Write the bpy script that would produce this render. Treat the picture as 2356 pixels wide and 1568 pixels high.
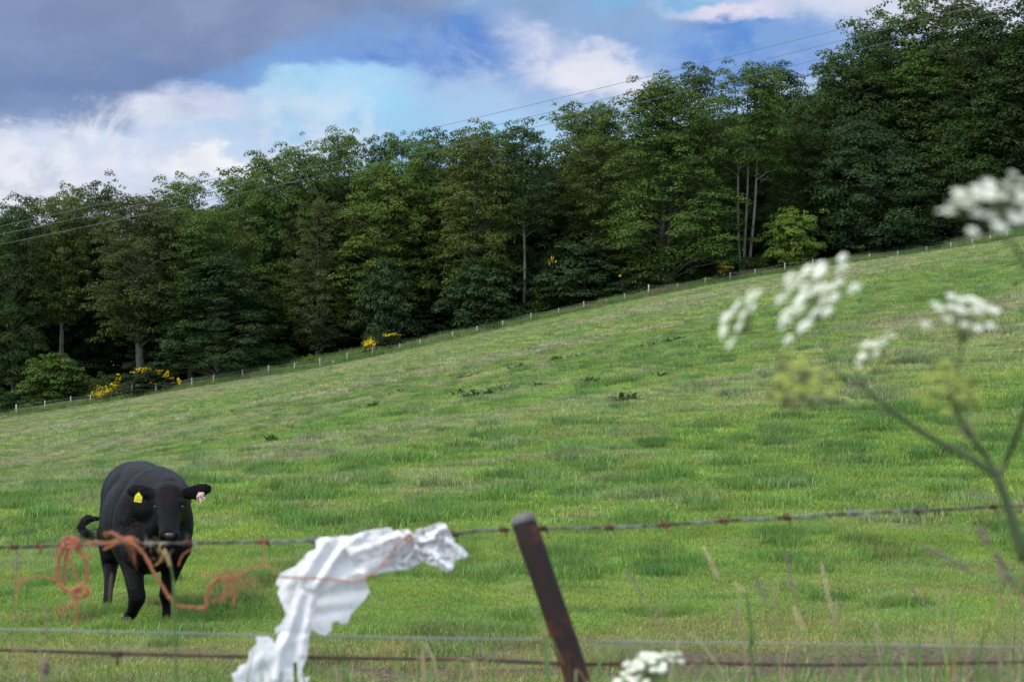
import bpy, bmesh, math, random
import numpy as np
from mathutils import Vector, Matrix, Quaternion
from mathutils.geometry import delaunay_2d_cdt

for o in list(bpy.data.objects): bpy.data.objects.remove(o)
scene = bpy.context.scene
COL = scene.collection
R = math.radians

# ------------------------------------------------------------------ camera
W, H = 2356.0, 1568.0            # pixel frame used for reading the photograph
F = 4581.0                       # focal length in those pixels
PITCH = math.atan((850-784)/F)   # horizon at row 850
cam_d = bpy.data.cameras.new('camera'); cam = bpy.data.objects.new('camera', cam_d); COL.objects.link(cam)
cam_d.sensor_width = 36; cam_d.lens = 36*F/W
cam_d.clip_start = .05; cam_d.clip_end = 6000
cam.rotation_euler = (math.pi/2+PITCH, 0, 0)
cam_d.dof.use_dof = True; cam_d.dof.focus_distance = 34; cam_d.dof.aperture_fstop = 7.6
scene.camera = cam
_cp, _sp = math.cos(PITCH), math.sin(PITCH)
def at(u, v, Y):
    """world point seen at pixel (u,v) standing Y metres away"""
    a = (u-W/2)/F; b = (H/2-v)/F
    dy = _cp - b*_sp; dz = _sp + b*_cp
    t = Y/dy
    return Vector((a*t, Y, dz*t))

# ------------------------------------------------------------------ light
SUN_AZ, SUN_EL = R(-115), R(48)        # azimuth from +Y (view), to the left and behind
sd = Vector((math.sin(SUN_AZ)*math.cos(SUN_EL), math.cos(SUN_AZ)*math.cos(SUN_EL), math.sin(SUN_EL)))
sun_d = bpy.data.lights.new('sun', 'SUN'); sun = bpy.data.objects.new('sun', sun_d); COL.objects.link(sun)
sun_d.energy = 2.6; sun_d.angle = R(22); sun_d.color = (1, .95, .86)
sun.rotation_euler = sd.to_track_quat('Z', 'Y').to_euler()
scene.view_settings.view_transform = 'Standard'; scene.view_settings.look = 'None'
scene.view_settings.exposure = 0.5; scene.view_settings.gamma = 1
scene.cycles.max_bounces = 6; scene.cycles.diffuse_bounces = 3; scene.cycles.transmission_bounces = 4
scene.cycles.transparent_max_bounces = 6

class NB:
    """tiny node-graph helper"""
    def __init__(s, nt): s.nt = nt
    def n(s, t, **k):
        nd = s.nt.nodes.new(t)
        for a, b in k.items(): setattr(nd, a, b)
        return nd
    def put(s, sock, v):
        if isinstance(v, bpy.types.NodeSocket): s.nt.links.new(v, sock)
        elif v is not None:
            if isinstance(v, (tuple, list)) and sock.type == 'RGBA' and len(v) == 3: v = (*v, 1)
            sock.default_value = v
    def m(s, op, a, b=None, c=None, clamp=False):
        nd = s.n('ShaderNodeMath', operation=op, use_clamp=clamp)
        for i, v in enumerate((a, b, c)): s.put(nd.inputs[i], v)
        return nd.outputs[0]
    def mix(s, f, a, b, mode='MIX'):
        nd = s.n('ShaderNodeMix', data_type='RGBA', blend_type=mode)
        s.put(nd.inputs[0], f); s.put(nd.inputs[6], a); s.put(nd.inputs[7], b)
        return nd.outputs[2]
    def sstep(s, v, lo, hi):
        nd = s.n('ShaderNodeMapRange', interpolation_type='SMOOTHSTEP')
        s.put(nd.inputs[0], v); s.put(nd.inputs[1], lo); s.put(nd.inputs[2], hi)
        return nd.outputs[0]
    def noise(s, vec, scale, detail=4, rough=.5, out=0, dist=0):
        nd = s.n('ShaderNodeTexNoise'); s.put(nd.inputs['Vector'], vec)
        nd.inputs['Scale'].default_value = scale; nd.inputs['Detail'].default_value = detail
        nd.inputs['Roughness'].default_value = rough; nd.inputs['Distortion'].default_value = dist
        return nd.outputs[out]
    def comb(s, x, y, z):
        nd = s.n('ShaderNodeCombineXYZ')
        for i, v in enumerate((x, y, z)): s.put(nd.inputs[i], v)
        return nd.outputs[0]

def lin(r, g, b):
    f = lambda c: (c/255/12.92) if c/255 <= .04045 else ((c/255+.055)/1.055)**2.4
    return (f(r), f(g), f(b))

# ------------------------------------------------------------------ sky (world)
world = bpy.data.worlds.new('World'); scene.world = world; world.use_nodes = True
nt = world.node_tree; nt.nodes.clear(); g = NB(nt)
tc = g.n('ShaderNodeTexCoord'); sep = g.n('ShaderNodeSeparateXYZ'); nt.links.new(tc.outputs['Generated'], sep.inputs[0])
dx, dy, dz = sep.outputs
az = g.m('ARCTAN2', dx, dy); el = g.m('ARCSINE', dz)
nv = g.comb(g.m('MULTIPLY', az, 1.0), g.m('MULTIPLY', el, 1.9), 0)
n1 = g.noise(nv, 9, 7, .55); n2 = g.noise(g.comb(g.m('ADD', az, 5.3), g.m('MULTIPLY', el, 1.8), 3.1), 9, 7, .55)
n3 = g.noise(nv, 38, 7, .62)
AZ = g.m('ADD', az, g.m('MULTIPLY', g.m('SUBTRACT', n1, .5), .085))
EL = g.m('ADD', el, g.m('MULTIPLY', g.m('SUBTRACT', n2, .5), .06))
EL = g.m('ADD', EL, g.m('MULTIPLY', g.m('SUBTRACT', n3, .5), .026))
hi = g.sstep(el, .0, .6)
colr = g.mix(hi, lin(160, 202, 240), lin(205, 212, 228))
# generic broken cloud away from the part described below
gen = g.sstep(g.noise(nv, 3.2, 6, .6), .42, .62)
colr = g.mix(g.m('MULTIPLY', gen, .6), colr, lin(225, 230, 242))
def blob(u, v, ru, rv, rgb, soft=.55, strength=1.0, rot=0, tex=None):
    """soft cloud bank centred in direction (u,v), with half sizes ru, rv"""
    global colr
    a0 = (u-W/2)/F; e0 = (850-v)/F
    x = g.m('SUBTRACT', AZ, a0); y = g.m('SUBTRACT', EL, e0)
    if rot:
        c, s_ = math.cos(rot), math.sin(rot)
        x, y = (g.m('ADD', g.m('MULTIPLY', x, c), g.m('MULTIPLY', y, s_)), g.m('SUBTRACT', g.m('MULTIPLY', y, c), g.m('MULTIPLY', x, s_)))
    x = g.m('DIVIDE', x, ru/F); y = g.m('DIVIDE', y, rv/F)
    d = g.m('SQRT', g.m('ADD', g.m('MULTIPLY', x, x), g.m('MULTIPLY', y, y)))
    k = g.m('MULTIPLY', g.sstep(d, 1+soft, 1-soft), strength)
    if tex: k = g.m('MULTIPLY', k, g.sstep(g.noise(g.comb(az, g.m('MULTIPLY', el, 1.5), tex), 17, 6, .62, dist=.4), .46, .60))
    colr = g.mix(k, colr, lin(*rgb))
blob(760, 300, 520, 150, (156, 208, 245), .5)
blob(1700, 120, 280, 80, (92, 140, 214), .6)
blob(1350, 40, 210, 90, (138, 170, 210), .5)
blob(1540, 10, 160, 32, (122, 184, 230), .6, .8)
blob(1250, 195, 330, 75, (150, 180, 226), .5)
blob(1680, 42, 150, 26, (232, 226, 244), .6)
blob(2150, 30, 260, 70, (222, 226, 242), .5)
blob(150, 400, 560, 110, (214, 222, 242), .5)                       # bright low cloud left
blob(140, 70, 900, 175, (126, 144, 184), .35, 1, rot=.13)           # dark grey-violet deck
blob(230, 215, 430, 85, (104, 126, 178), .5, .8, rot=.16)
blob(450, 20, 420, 70, (138, 152, 190), .6, .7)
blob(620, 165, 240, 34, (112, 160, 222), .6, .7, rot=.2)
blob(980, 120, 230, 95, (94, 142, 214), .6)                        # deep blue opening
blob(1010, 150, 130, 50, (86, 130, 208), .6, .6)
blob(1290, 150, 170, 60, (190, 200, 230), .6, .8, rot=-.35)
blob(1360, 200, 110, 34, (242, 240, 248), .6, .9, rot=.15)
blob(470, 245, 170, 50, (212, 216, 238), .6, .8)
blob(330, 265, 60, 40, (222, 224, 242), .6, .8)
blob(690, 320, 120, 34, (196, 208, 238), .7, .8)
blob(820, 215, 130, 50, (170, 216, 246), .6, .9)
blob(480, 385, 110, 30, (248, 248, 252), .45)
blob(40, 440, 200, 60, (240, 242, 250), .5)
blob(1060, 265, 130, 50, (176, 204, 240), .6, .7)
blob(300, 340, 420, 110, (240, 240, 249), .5, .8, tex=3.3)
blob(620, 300, 300, 90, (214, 228, 244), .5, .7, tex=5.1)
blob(120, 410, 320, 60, (186, 196, 224), .5, .6, tex=8.4)
blob(300, 90, 800, 150, (114, 131, 170), .4, .5, rot=.12, tex=1.7)
blob(1300, 140, 260, 110, (226, 228, 242), .6, .75, tex=6.2)
blob(1120, 90, 300, 90, (140, 172, 222), .6, .6, tex=9.5)
blob(1750, 110, 280, 70, (140, 176, 226), .6, .6, tex=4.4)
bri = g.m('ADD', .84, g.m('MULTIPLY', g.noise(g.comb(az, g.m('MULTIPLY', el, 1.5), 2), 20, 6, .62), .32))
colr = g.mix(1.0, colr, g.comb(bri, bri, bri), 'MULTIPLY')
# unseen sky overhead and behind is brightened to add light to the scene
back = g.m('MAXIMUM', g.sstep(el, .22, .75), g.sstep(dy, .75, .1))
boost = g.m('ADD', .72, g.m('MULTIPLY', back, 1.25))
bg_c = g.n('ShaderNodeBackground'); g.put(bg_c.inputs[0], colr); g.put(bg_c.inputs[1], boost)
sky = g.n('ShaderNodeTexSky', sky_type='NISHITA', sun_disc=False)
sky.sun_elevation = SUN_EL; sky.sun_rotation = SUN_AZ
bg_s = g.n('ShaderNodeBackground'); g.put(bg_s.inputs[0], sky.outputs[0]); bg_s.inputs[1].default_value = .08
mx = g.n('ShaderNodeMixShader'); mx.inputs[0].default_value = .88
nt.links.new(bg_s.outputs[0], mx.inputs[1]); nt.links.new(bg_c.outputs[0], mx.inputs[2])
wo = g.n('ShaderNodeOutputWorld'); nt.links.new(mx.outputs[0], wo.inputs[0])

# ------------------------------------------------------------------ helpers
def tag(o, label=None, cat=None, group=None, kind=None):
    if label: o['label'] = label
    if cat: o['category'] = cat
    if group: o['group'] = group
    if kind: o['kind'] = kind
    return o
def empty(name, loc=(0, 0, 0)):
    o = bpy.data.objects.new(name, None); COL.objects.link(o); o.location = loc; o.empty_display_size = .2
    return o
def link(name, me, mat=None, parent=None, smooth=True):
    o = bpy.data.objects.new(name, me); COL.objects.link(o)
    if mat: me.materials.append(mat)
    if smooth and len(me.polygons): me.polygons.foreach_set('use_smooth', np.ones(len(me.polygons), bool))
    if parent:
        o.parent = parent; o.matrix_parent_inverse = Matrix.Translation(-Vector(parent.location)) if parent.parent is None else Matrix()
        if parent.parent is not None: pass
    return o
def np_mesh(name, V, Fc, k):
    """V (n,3), Fc (m,k) faces all with k corners"""
    me = bpy.data.meshes.new(name); m = len(Fc)
    me.vertices.add(len(V)); me.vertices.foreach_set('co', np.ascontiguousarray(V, np.float32).ravel())
    me.loops.add(m*k); me.loops.foreach_set('vertex_index', np.ascontiguousarray(Fc, np.int32).ravel())
    me.polygons.add(m); me.polygons.foreach_set('loop_start', np.arange(0, m*k, k, dtype=np.int32))
    me.polygons.foreach_set('loop_total', np.full(m, k, np.int32))
    me.update(); me.validate(); return me
class MB:
    def __init__(s): s.v = []; s.f = []
    def add(s, vs, fs):
        n = len(s.v); s.v += [tuple(x) for x in vs]; s.f += [tuple(i+n for i in f) for f in fs]; return s
    def tube(s, pts, rad, sides=8, cap=True):
        pts = [Vector(p) for p in pts]
        if not hasattr(rad, '__len__'): rad = [rad]*len(pts)
        vs = []; fs = []; ref = None
        for i, p in enumerate(pts):
            d = (pts[min(i+1, len(pts)-1)]-pts[max(i-1, 0)])
            if d.length < 1e-9: d = Vector((0, 0, 1))
            d.normalize()
            if ref is None: ref = d.orthogonal().normalized()
            ref = (ref-d*ref.dot(d))
            if ref.length < 1e-6: ref = d.orthogonal()
            ref.normalize(); b = d.cross(ref)
            for k in range(sides):
                a = 2*math.pi*k/sides
                vs.append(p+(ref*math.cos(a)+b*math.sin(a))*rad[i])
        for i in range(len(pts)-1):
            for k in range(sides):
                a = i*sides+k; c = i*sides+(k+1) % sides
                fs.append((a, c, c+sides, a+sides))
        if cap:
            fs.append(tuple(range(sides))[::-1]); fs.append(tuple((len(pts)-1)*sides+k for k in range(sides)))
        return s.add(vs, fs)
    def ell(s, c, r, rot=None, seg=12, rings=8):
        c = Vector(c); vs = []; fs = []
        for i in range(rings+1):
            th = math.pi*i/rings
            for k in range(seg):
                ph = 2*math.pi*k/seg
                p = Vector((r[0]*math.sin(th)*math.cos(ph), r[1]*math.sin(th)*math.sin(ph), r[2]*math.cos(th)))
                if rot: p.rotate(rot)
                vs.append(c+p)
        for i in range(rings):
            for k in range(seg):
                a = i*seg+k; b = i*seg+(k+1) % seg
                fs.append((a, a+seg, b+seg, b))
        return s.add(vs, fs)
    def build(s, name, mat=None, parent=None, smooth=True, loc=None):
        me = bpy.data.meshes.new(name)
        L = Vector(loc) if loc is not None else (Vector(parent.location) if parent and parent.parent is None and parent.type == 'EMPTY' else Vector())
        me.from_pydata([tuple(Vector(x)-L) for x in s.v], [], s.f); me.validate()
        o = bpy.data.objects.new(name, me); COL.objects.link(o)
        if mat: me.materials.append(mat)
        if smooth: me.polygons.foreach_set('use_smooth', np.ones(len(me.polygons), bool))
        if parent: o.parent = parent
        elif loc is not None: o.location = L
        return o
def smooth_path(pts, n=6):
    """Catmull-Rom through points (Vectors)"""
    P = [Vector(p) for p in pts]; P = [P[0]*2-P[1]]+P+[P[-1]*2-P[-2]]; out = []
    for i in range(1, len(P)-2):
        for k in range(n):
            t = k/n; a, b, c, d = P[i-1:i+3]
            out.append(.5*((2*b)+(c-a)*t+(2*a-5*b+4*c-d)*t*t+(3*b-a-3*c+d)*t**3))
    out.append(P[-2]); return out

# 2-D value noise for placing things
_rs = np.random.RandomState(7); _lat = _rs.rand(256, 256)
def vnoise(x, y):
    x = np.asarray(x, float); y = np.asarray(y, float)
    xi = np.floor(x).astype(int); yi = np.floor(y).astype(int); fx = x-xi; fy = y-yi
    fx = fx*fx*(3-2*fx); fy = fy*fy*(3-2*fy)
    L = lambda a, b: _lat[a % 256, b % 256]
    return (L(xi, yi)*(1-fx)+L(xi+1, yi)*fx)*(1-fy)+(L(xi, yi+1)*(1-fx)+L(xi+1, yi+1)*fx)*fy
def fbm(x, y, o=3):
    s = 0; a = .5; t = 0
    for i in range(o): s = s+a*vnoise(x*2**i+17*i, y*2**i+31*i); t += a; a *= .5
    return s/t
def ss(x, a, b):
    t = np.clip((np.asarray(x, float)-a)/(b-a), 0, 1); return t*t*(3-2*t)

# ------------------------------------------------------------------ terrain
POSTS = [(38,952,979),(103,940,965),(163,926,951),(208,919,941),(303,896,928),(359,893,913),(442,875,898),(491,867,888),
 (558,853,876),(618,843,866),(677,836,857),(736,826,847),(798,812,834),(857,798,822),(920,791,808),(967,781,798),
 (1041,762,781),(1097,750,769),(1157,736,754),(1221,720,741),(1285,709,727),(1344,693,714),(1395,688,703),(1437,673,692),
 (1493,655,684),(1560,651,669),(1622,636,656),(1680,624,645),(1737,614,633),(1805,601,624),(1870,591,613),(1939,582,602),
 (2001,573,590),(2065,566,582),(2132,557,574),(2187,541,559),(2237,532,549),(2279,523,539),(2317,508,525)]
YF = 207.0
_fx = np.array([at(p[0], p[2]+3, YF).x for p in POSTS]); _fz = np.array([at(p[0], p[2]+3, YF).z for p in POSTS])
_k = np.array([1, 2, 3, 2, 1])/9.; _fzs = np.convolve(np.pad(_fz-_fx*.2, 2, mode='edge'), _k, 'valid')
_CY = np.array([-200, 0, 4, 7, 11, 16, 20, 26, 40, 60, 100, 150, 207, 209, 215, 228, 260, 400, 3000.])
_CZ = np.array([-1.6, -1.5, -1.5, -1.62, -1.88, -2.03, -2.055, -1.92, -1.42, -.66, .95, 2.85, 4.75, 4.9, 5.7, 6.8, 8.2, 10, 10.])
def ground_z(X, Y, bumps=True):
    X = np.asarray(X, float); Y = np.asarray(Y, float)
    zc = sum(np.interp(Y+d, _CY, _CZ) for d in (-1.5, 0, 1.5))/3
    s = .015+.185*ss(Y, 14, 72)
    s = s*ss(Y, -60, 6)
    Xc = 90*np.tanh(X/90)
    w = ss(Y, 90, 207)*(1-ss(Y, 330, 600))
    dev = np.interp(X, _fx, _fzs)-np.interp(YF, _CY, _CZ)
    z = zc+s*Xc+w*dev
    if bumps:
        m = ss(Y, 12, 24)*(1-ss(Y, 185, 203))
        z = z+m*(.20*(fbm(X/7+3, Y/9, 2)-.5)+.16*(fbm(X/1.8, Y/2.0, 2)-.5))+.05*(fbm(X/.9+9, Y/.9, 2)-.5)*ss(Y, 8, 12)*(1-ss(Y, 150, 200))
    return z
def gz(x, y): return float(ground_z(np.array([x]), np.array([y]))[0])

def mat_new(name):
    m = bpy.data.materials.new(name); m.use_nodes = True; nt = m.node_tree; nt.nodes.clear(); return m, NB(nt)
def finish(m, gg, bsdf, disp=None):
    o = gg.n('ShaderNodeOutputMaterial'); gg.nt.links.new(bsdf, o.inputs[0]); return m
def principled(gg, col, rough=.6, bump=None, bstr=.3, bdist=.01, spec=.5, metal=0, **k):
    p = gg.n('ShaderNodeBsdfPrincipled'); gg.put(p.inputs['Base Color'], col); gg.put(p.inputs['Roughness'], rough)
    p.inputs['Specular IOR Level'].default_value = spec; p.inputs['Metallic'].default_value = metal
    if bump is not None:
        b = gg.n('ShaderNodeBump'); b.inputs['Strength'].default_value = bstr; b.inputs['Distance'].default_value = bdist
        gg.put(b.inputs['Height'], bump); gg.nt.links.new(b.outputs[0], p.inputs['Normal'])
    return p.outputs[0]
def leafy(gg, col, trans=.3, rough=.55, spec=.25):
    p = principled(gg, col, rough, spec=spec); t = gg.n('ShaderNodeBsdfTranslucent'); gg.put(t.inputs[0], gg.mix(.5, col, gg.mix(1, col, (1.5, 1.5, .6), 'MULTIPLY')))
    x = gg.n('ShaderNodeMixShader'); x.inputs[0].default_value = trans
    gg.nt.links.new(p, x.inputs[1]); gg.nt.links.new(t.outputs[0], x.inputs[2]); return x.outputs[0]

def mat_ground():
    m, q = mat_new('turf_soil'); geo = q.n('ShaderNodeNewGeometry').outputs['Position']
    a = q.noise(geo, .35, 5, .6); b = q.noise(geo, 3, 5, .6); c = q.noise(geo, 28, 4, .6)
    col = q.mix(q.sstep(a, .4, .6), (.10, .15, .04), (.15, .19, .06))
    col = q.mix(q.m('MULTIPLY', q.sstep(b, .45, .7), .5), col, (.05, .08, .022))
    col = q.mix(q.m('MULTIPLY', q.sstep(c, .5, .7), .35), col, (.16, .15, .07))
    sp = q.n('ShaderNodeSeparateXYZ'); q.put(sp.inputs[0], geo)
    near = q.sstep(sp.outputs[1], 15.5, 13)
    soil = q.mix(q.sstep(c, .4, .65), (.045, .032, .022), (.13, .10, .07))
    col = q.mix(q.m('MULTIPLY', near, q.sstep(q.noise(geo, 1.1, 4, .6), .3, .45)), col, soil)
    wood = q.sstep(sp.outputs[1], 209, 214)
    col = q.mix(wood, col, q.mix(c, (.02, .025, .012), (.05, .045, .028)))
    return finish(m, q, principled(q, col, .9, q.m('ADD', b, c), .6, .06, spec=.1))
M_ground = mat_ground()
def grid_terrain():
    ys = np.concatenate([[-300, -150, -80, -40, -20, -10, -5], np.arange(-2, 30, .28), np.arange(30, 80, .7), np.arange(80, 214, 1.6), np.linspace(216, 300, 30), [330, 380, 450, 550, 700, 1000, 1500, 2200, 3000]])
    t = np.linspace(-1, 1, 261); base = np.sign(t)*(np.abs(t)**1.0)
    rows = []
    for y in ys:
        hw = max(6, .32*abs(y)+3)
        xs = base*hw
        e = np.array([1.3, 2, 4, 9, 20, 60]); ex = hw*e
        ex = np.concatenate([ex[ex < 2500], [3000]])
        ex = np.concatenate([ex, np.full(7-len(ex), 3000)+np.arange(7-len(ex))*10.])
        rows.append(np.concatenate([-ex[::-1], xs, ex]))
    X = np.array(rows); Y = np.repeat(ys[:, None], X.shape[1], 1)
    Z = ground_z(X, Y); n, mm = X.shape
    V = np.stack([X, Y, Z], -1).reshape(-1, 3)
    i = np.arange(n-1)[:, None]*mm+np.arange(mm-1)[None]
    Fc = np.stack([i, i+1, i+1+mm, i+mm], -1).reshape(-1, 4)
    o = link('ground', np_mesh('ground', V, Fc, 4), M_ground)
    tag(o, kind='structure'); return o
grid_terrain()

# ------------------------------------------------------------------ scattered grass (stuff)
def mat_grass():
    m, q = mat_new('grass_blades')
    a = q.n('ShaderNodeAttribute', attribute_type='INSTANCER', attribute_name='tint')
    r = q.n('ShaderNodeAttribute', attribute_type='GEOMETRY', attribute_name='rnd')
    col = q.mix(r.outputs['Fac'], q.mix(1, a.outputs['Vector'], (.66, .72, .66), 'MULTIPLY'), q.mix(1, a.outputs['Vector'], (1.9, 1.65, 1.75), 'MULTIPLY'))
    col = q.mix(1, col, (.80, .83, .78), 'MULTIPLY')
    return finish(m, q, leafy(q, col, .3, .55, .25))
M_grass = mat_grass()
hidden = bpy.data.collections.new('grass_sources')
def blades_mesh(name, n, rad, h0, h1, w, seed, bend=.5, seedheads=False):
    rs = np.random.RandomState(seed)
    r = rad*np.sqrt(rs.rand(n)); th = rs.rand(n)*2*np.pi
    x = r*np.cos(th); y = r*np.sin(th); h = h0+(h1-h0)*rs.rand(n)**1.3
    a = rs.rand(n)*2*np.pi; bx = np.cos(a); by = np.sin(a); bd = h*bend*rs.rand(n)
    fa = rs.rand(n)*2*np.pi; wx = np.cos(fa)*w/2; wy = np.sin(fa)*w/2
    V = np.zeros((n, 5, 3)); sc = (.7+.6*rs.rand(n)); wx *= sc; wy *= sc
    for k, (t, ww) in enumerate(((0, 1), (.55, .85))):
        cx = x+bx*bd*t*t; cy = y+by*bd*t*t; cz = h*t
        V[:, 2*k, :] = np.stack([cx-wx*ww, cy-wy*ww, cz-.02*(k == 0)], -1); V[:, 2*k+1, :] = np.stack([cx+wx*ww, cy+wy*ww, cz-.02*(k == 0)], -1)
    V[:, 4, :] = np.stack([x+bx*bd, y+by*bd, h*(1-.25*bd/np.maximum(h, 1e-6))], -1)
    b = np.arange(n)[:, None]*5
    T = np.concatenate([b+[0, 1, 3], b+[0, 3, 2], b+[2, 3, 4]])
    me = np_mesh(name, V.reshape(-1, 3), T, 3)
    at_ = me.attributes.new('rnd', 'FLOAT', 'POINT'); at_.data.foreach_set('value', np.repeat(rs.rand(n), 5).astype(np.float32))
    me.materials.append(M_grass); o = bpy.data.objects.new(name, me); return o
def scatter(name, sources, pts, rotz, scl, idx, tint):
    c = bpy.data.collections.new(name+'_sources')
    for s_ in sources: c.objects.link(s_)
    me = bpy.data.meshes.new(name); n = len(pts); me.vertices.add(n); me.vertices.foreach_set('co', pts.astype(np.float32).ravel())
    A = me.attributes.new('rot', 'FLOAT_VECTOR', 'POINT'); rr = np.zeros((n, 3), np.float32); rr[:, 2] = rotz; A.data.foreach_set('vector', rr.ravel())
    A = me.attributes.new('scl', 'FLOAT_VECTOR', 'POINT'); A.data.foreach_set('vector', scl.astype(np.float32).ravel())
    A = me.attributes.new('idx', 'INT', 'POINT'); A.data.foreach_set('value', idx.astype(np.int32))
    A = me.attributes.new('tint', 'FLOAT_VECTOR', 'POINT'); A.data.foreach_set('vector', tint.astype(np.float32).ravel())
    me.update(); o = bpy.data.objects.new(name, me); COL.objects.link(o)
    ng = bpy.data.node_groups.new(name, 'GeometryNodeTree')
    ng.interface.new_socket('Geometry', in_out='INPUT', socket_type='NodeSocketGeometry'); ng.interface.new_socket('Geometry', in_out='OUTPUT', socket_type='NodeSocketGeometry')
    N = ng.nodes; gi = N.new('NodeGroupInput'); go = N.new('NodeGroupOutput'); ip = N.new('GeometryNodeInstanceOnPoints'); ci = N.new('GeometryNodeCollectionInfo')
    ci.inputs['Collection'].default_value = c; ci.inputs['Separate Children'].default_value = True; ci.inputs['Reset Children'].default_value = True
    def na(t, nm):
        x = N.new('GeometryNodeInputNamedAttribute'); x.data_type = t; x.inputs[0].default_value = nm; return x.outputs[0]
    Lk = ng.links.new
    Lk(gi.outputs[0], ip.inputs['Points']); Lk(ci.outputs[0], ip.inputs['Instance']); ip.inputs['Pick Instance'].default_value = True
    Lk(na('INT', 'idx'), ip.inputs['Instance Index']); Lk(na('FLOAT_VECTOR', 'rot'), ip.inputs['Rotation']); Lk(na('FLOAT_VECTOR', 'scl'), ip.inputs['Scale'])
    Lk(ip.outputs[0], go.inputs[0])
    md = o.modifiers.new('scatter', 'NODES'); md.node_group = ng
    return o
def grass_tint(X, Y, dist_mix=None):
    """real colour patches of the sward: lush, yellowish, bluish, purple flowering heads, dry"""
    n = len(X); rs = np.random.RandomState(n % 9973)
    big = fbm(X/9+5, Y/11+2, 3); med = fbm(X/1.9+50, Y/2.4, 3); sm = vnoise(X/.35, Y/.35)
    yg = np.array([.190, .285, .052]); gr = np.array([.145, .250, .054]); bl = np.array([.098, .180, .048]); pu = np.array([.29, .275, .19]); dr = np.array([.27, .21, .11])
    fn = fbm(X/.5+30, Y/1.5+5, 3); k = np.clip(ss(big, .36, .64)*.35+ss(med, .4, .65)*.22+ss(fn, .35, .65)*.6-.15+.35*(sm-.5), 0, 1)[:, None]
    c = yg*k+gr*(1-k)
    f2 = fbm(X/.2+11, Y/.8+8, 2); d = np.clip(ss(med, .5, .34)*.08+ss(fn, .42, .24)*.6+ss(f2, .42, .22)*.8, 0, 1)[:, None]; c = c*(1-d)+bl*d
    # purple-brown flowering heads, in streaks along the slope, mostly far and to the left
    st = fbm((X)/16+9, (Y-.0*X)/5+4, 3)
    p = ss(st, .50, .66)*ss(Y, 32, 60)*.55+ss(st, .40, .60)*ss(Y, 165, 203)*.55+.12*ss(Y, 30, 90)
    p = p+ss(fbm(X/6+2, Y/4, 3), .5, .68)*.45*ss(-X/Y, -.05, .2)*ss(Y, 24, 40)
    p = p+.35*ss(fbm(X/1.3+40, Y/1.3+9, 2), .58, .74)*ss(Y, 17, 24)
    p = np.clip(p*(.6+.8*rs.rand(n)), 0, .85)[:, None]; c = c*(1-p)+pu*p
    dd = np.clip(ss(Y, 16.2, 12.6)*(.45+1.0*ss(med, .36, .56))+ss(fbm(X/1.3+80, Y/1.1, 3), .60, .72)*.7*ss(Y, 30, 14), 0, .85)*rs.rand(n)**.5
    dd = dd[:, None]; c = c*(1-dd*.85)+dr*dd*.85
    h_ = rs.randn(n, 1)*.09; c = c*(1+h_*np.array([1.2, 0, -.3]))
    return np.clip(c, .01, 1)*(.66+.68*rs.rand(n))[:, None]
def cp(cx, cy, Y): return at(115.0+.29347*cx, 1023.9+.29347*cy, Y)
rsg = np.random.RandomState(11)
def frustum_pts(n, y0, y1, margin=1.08):
    Y = np.sqrt(y0*y0+(y1*y1-y0*y0)*rsg.rand(n)); X = (rsg.rand(n)*2-1)*.2571*margin*(Y+1.5)
    return X, Y
dirt_c = at(1960, 1512, 12.9)
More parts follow.
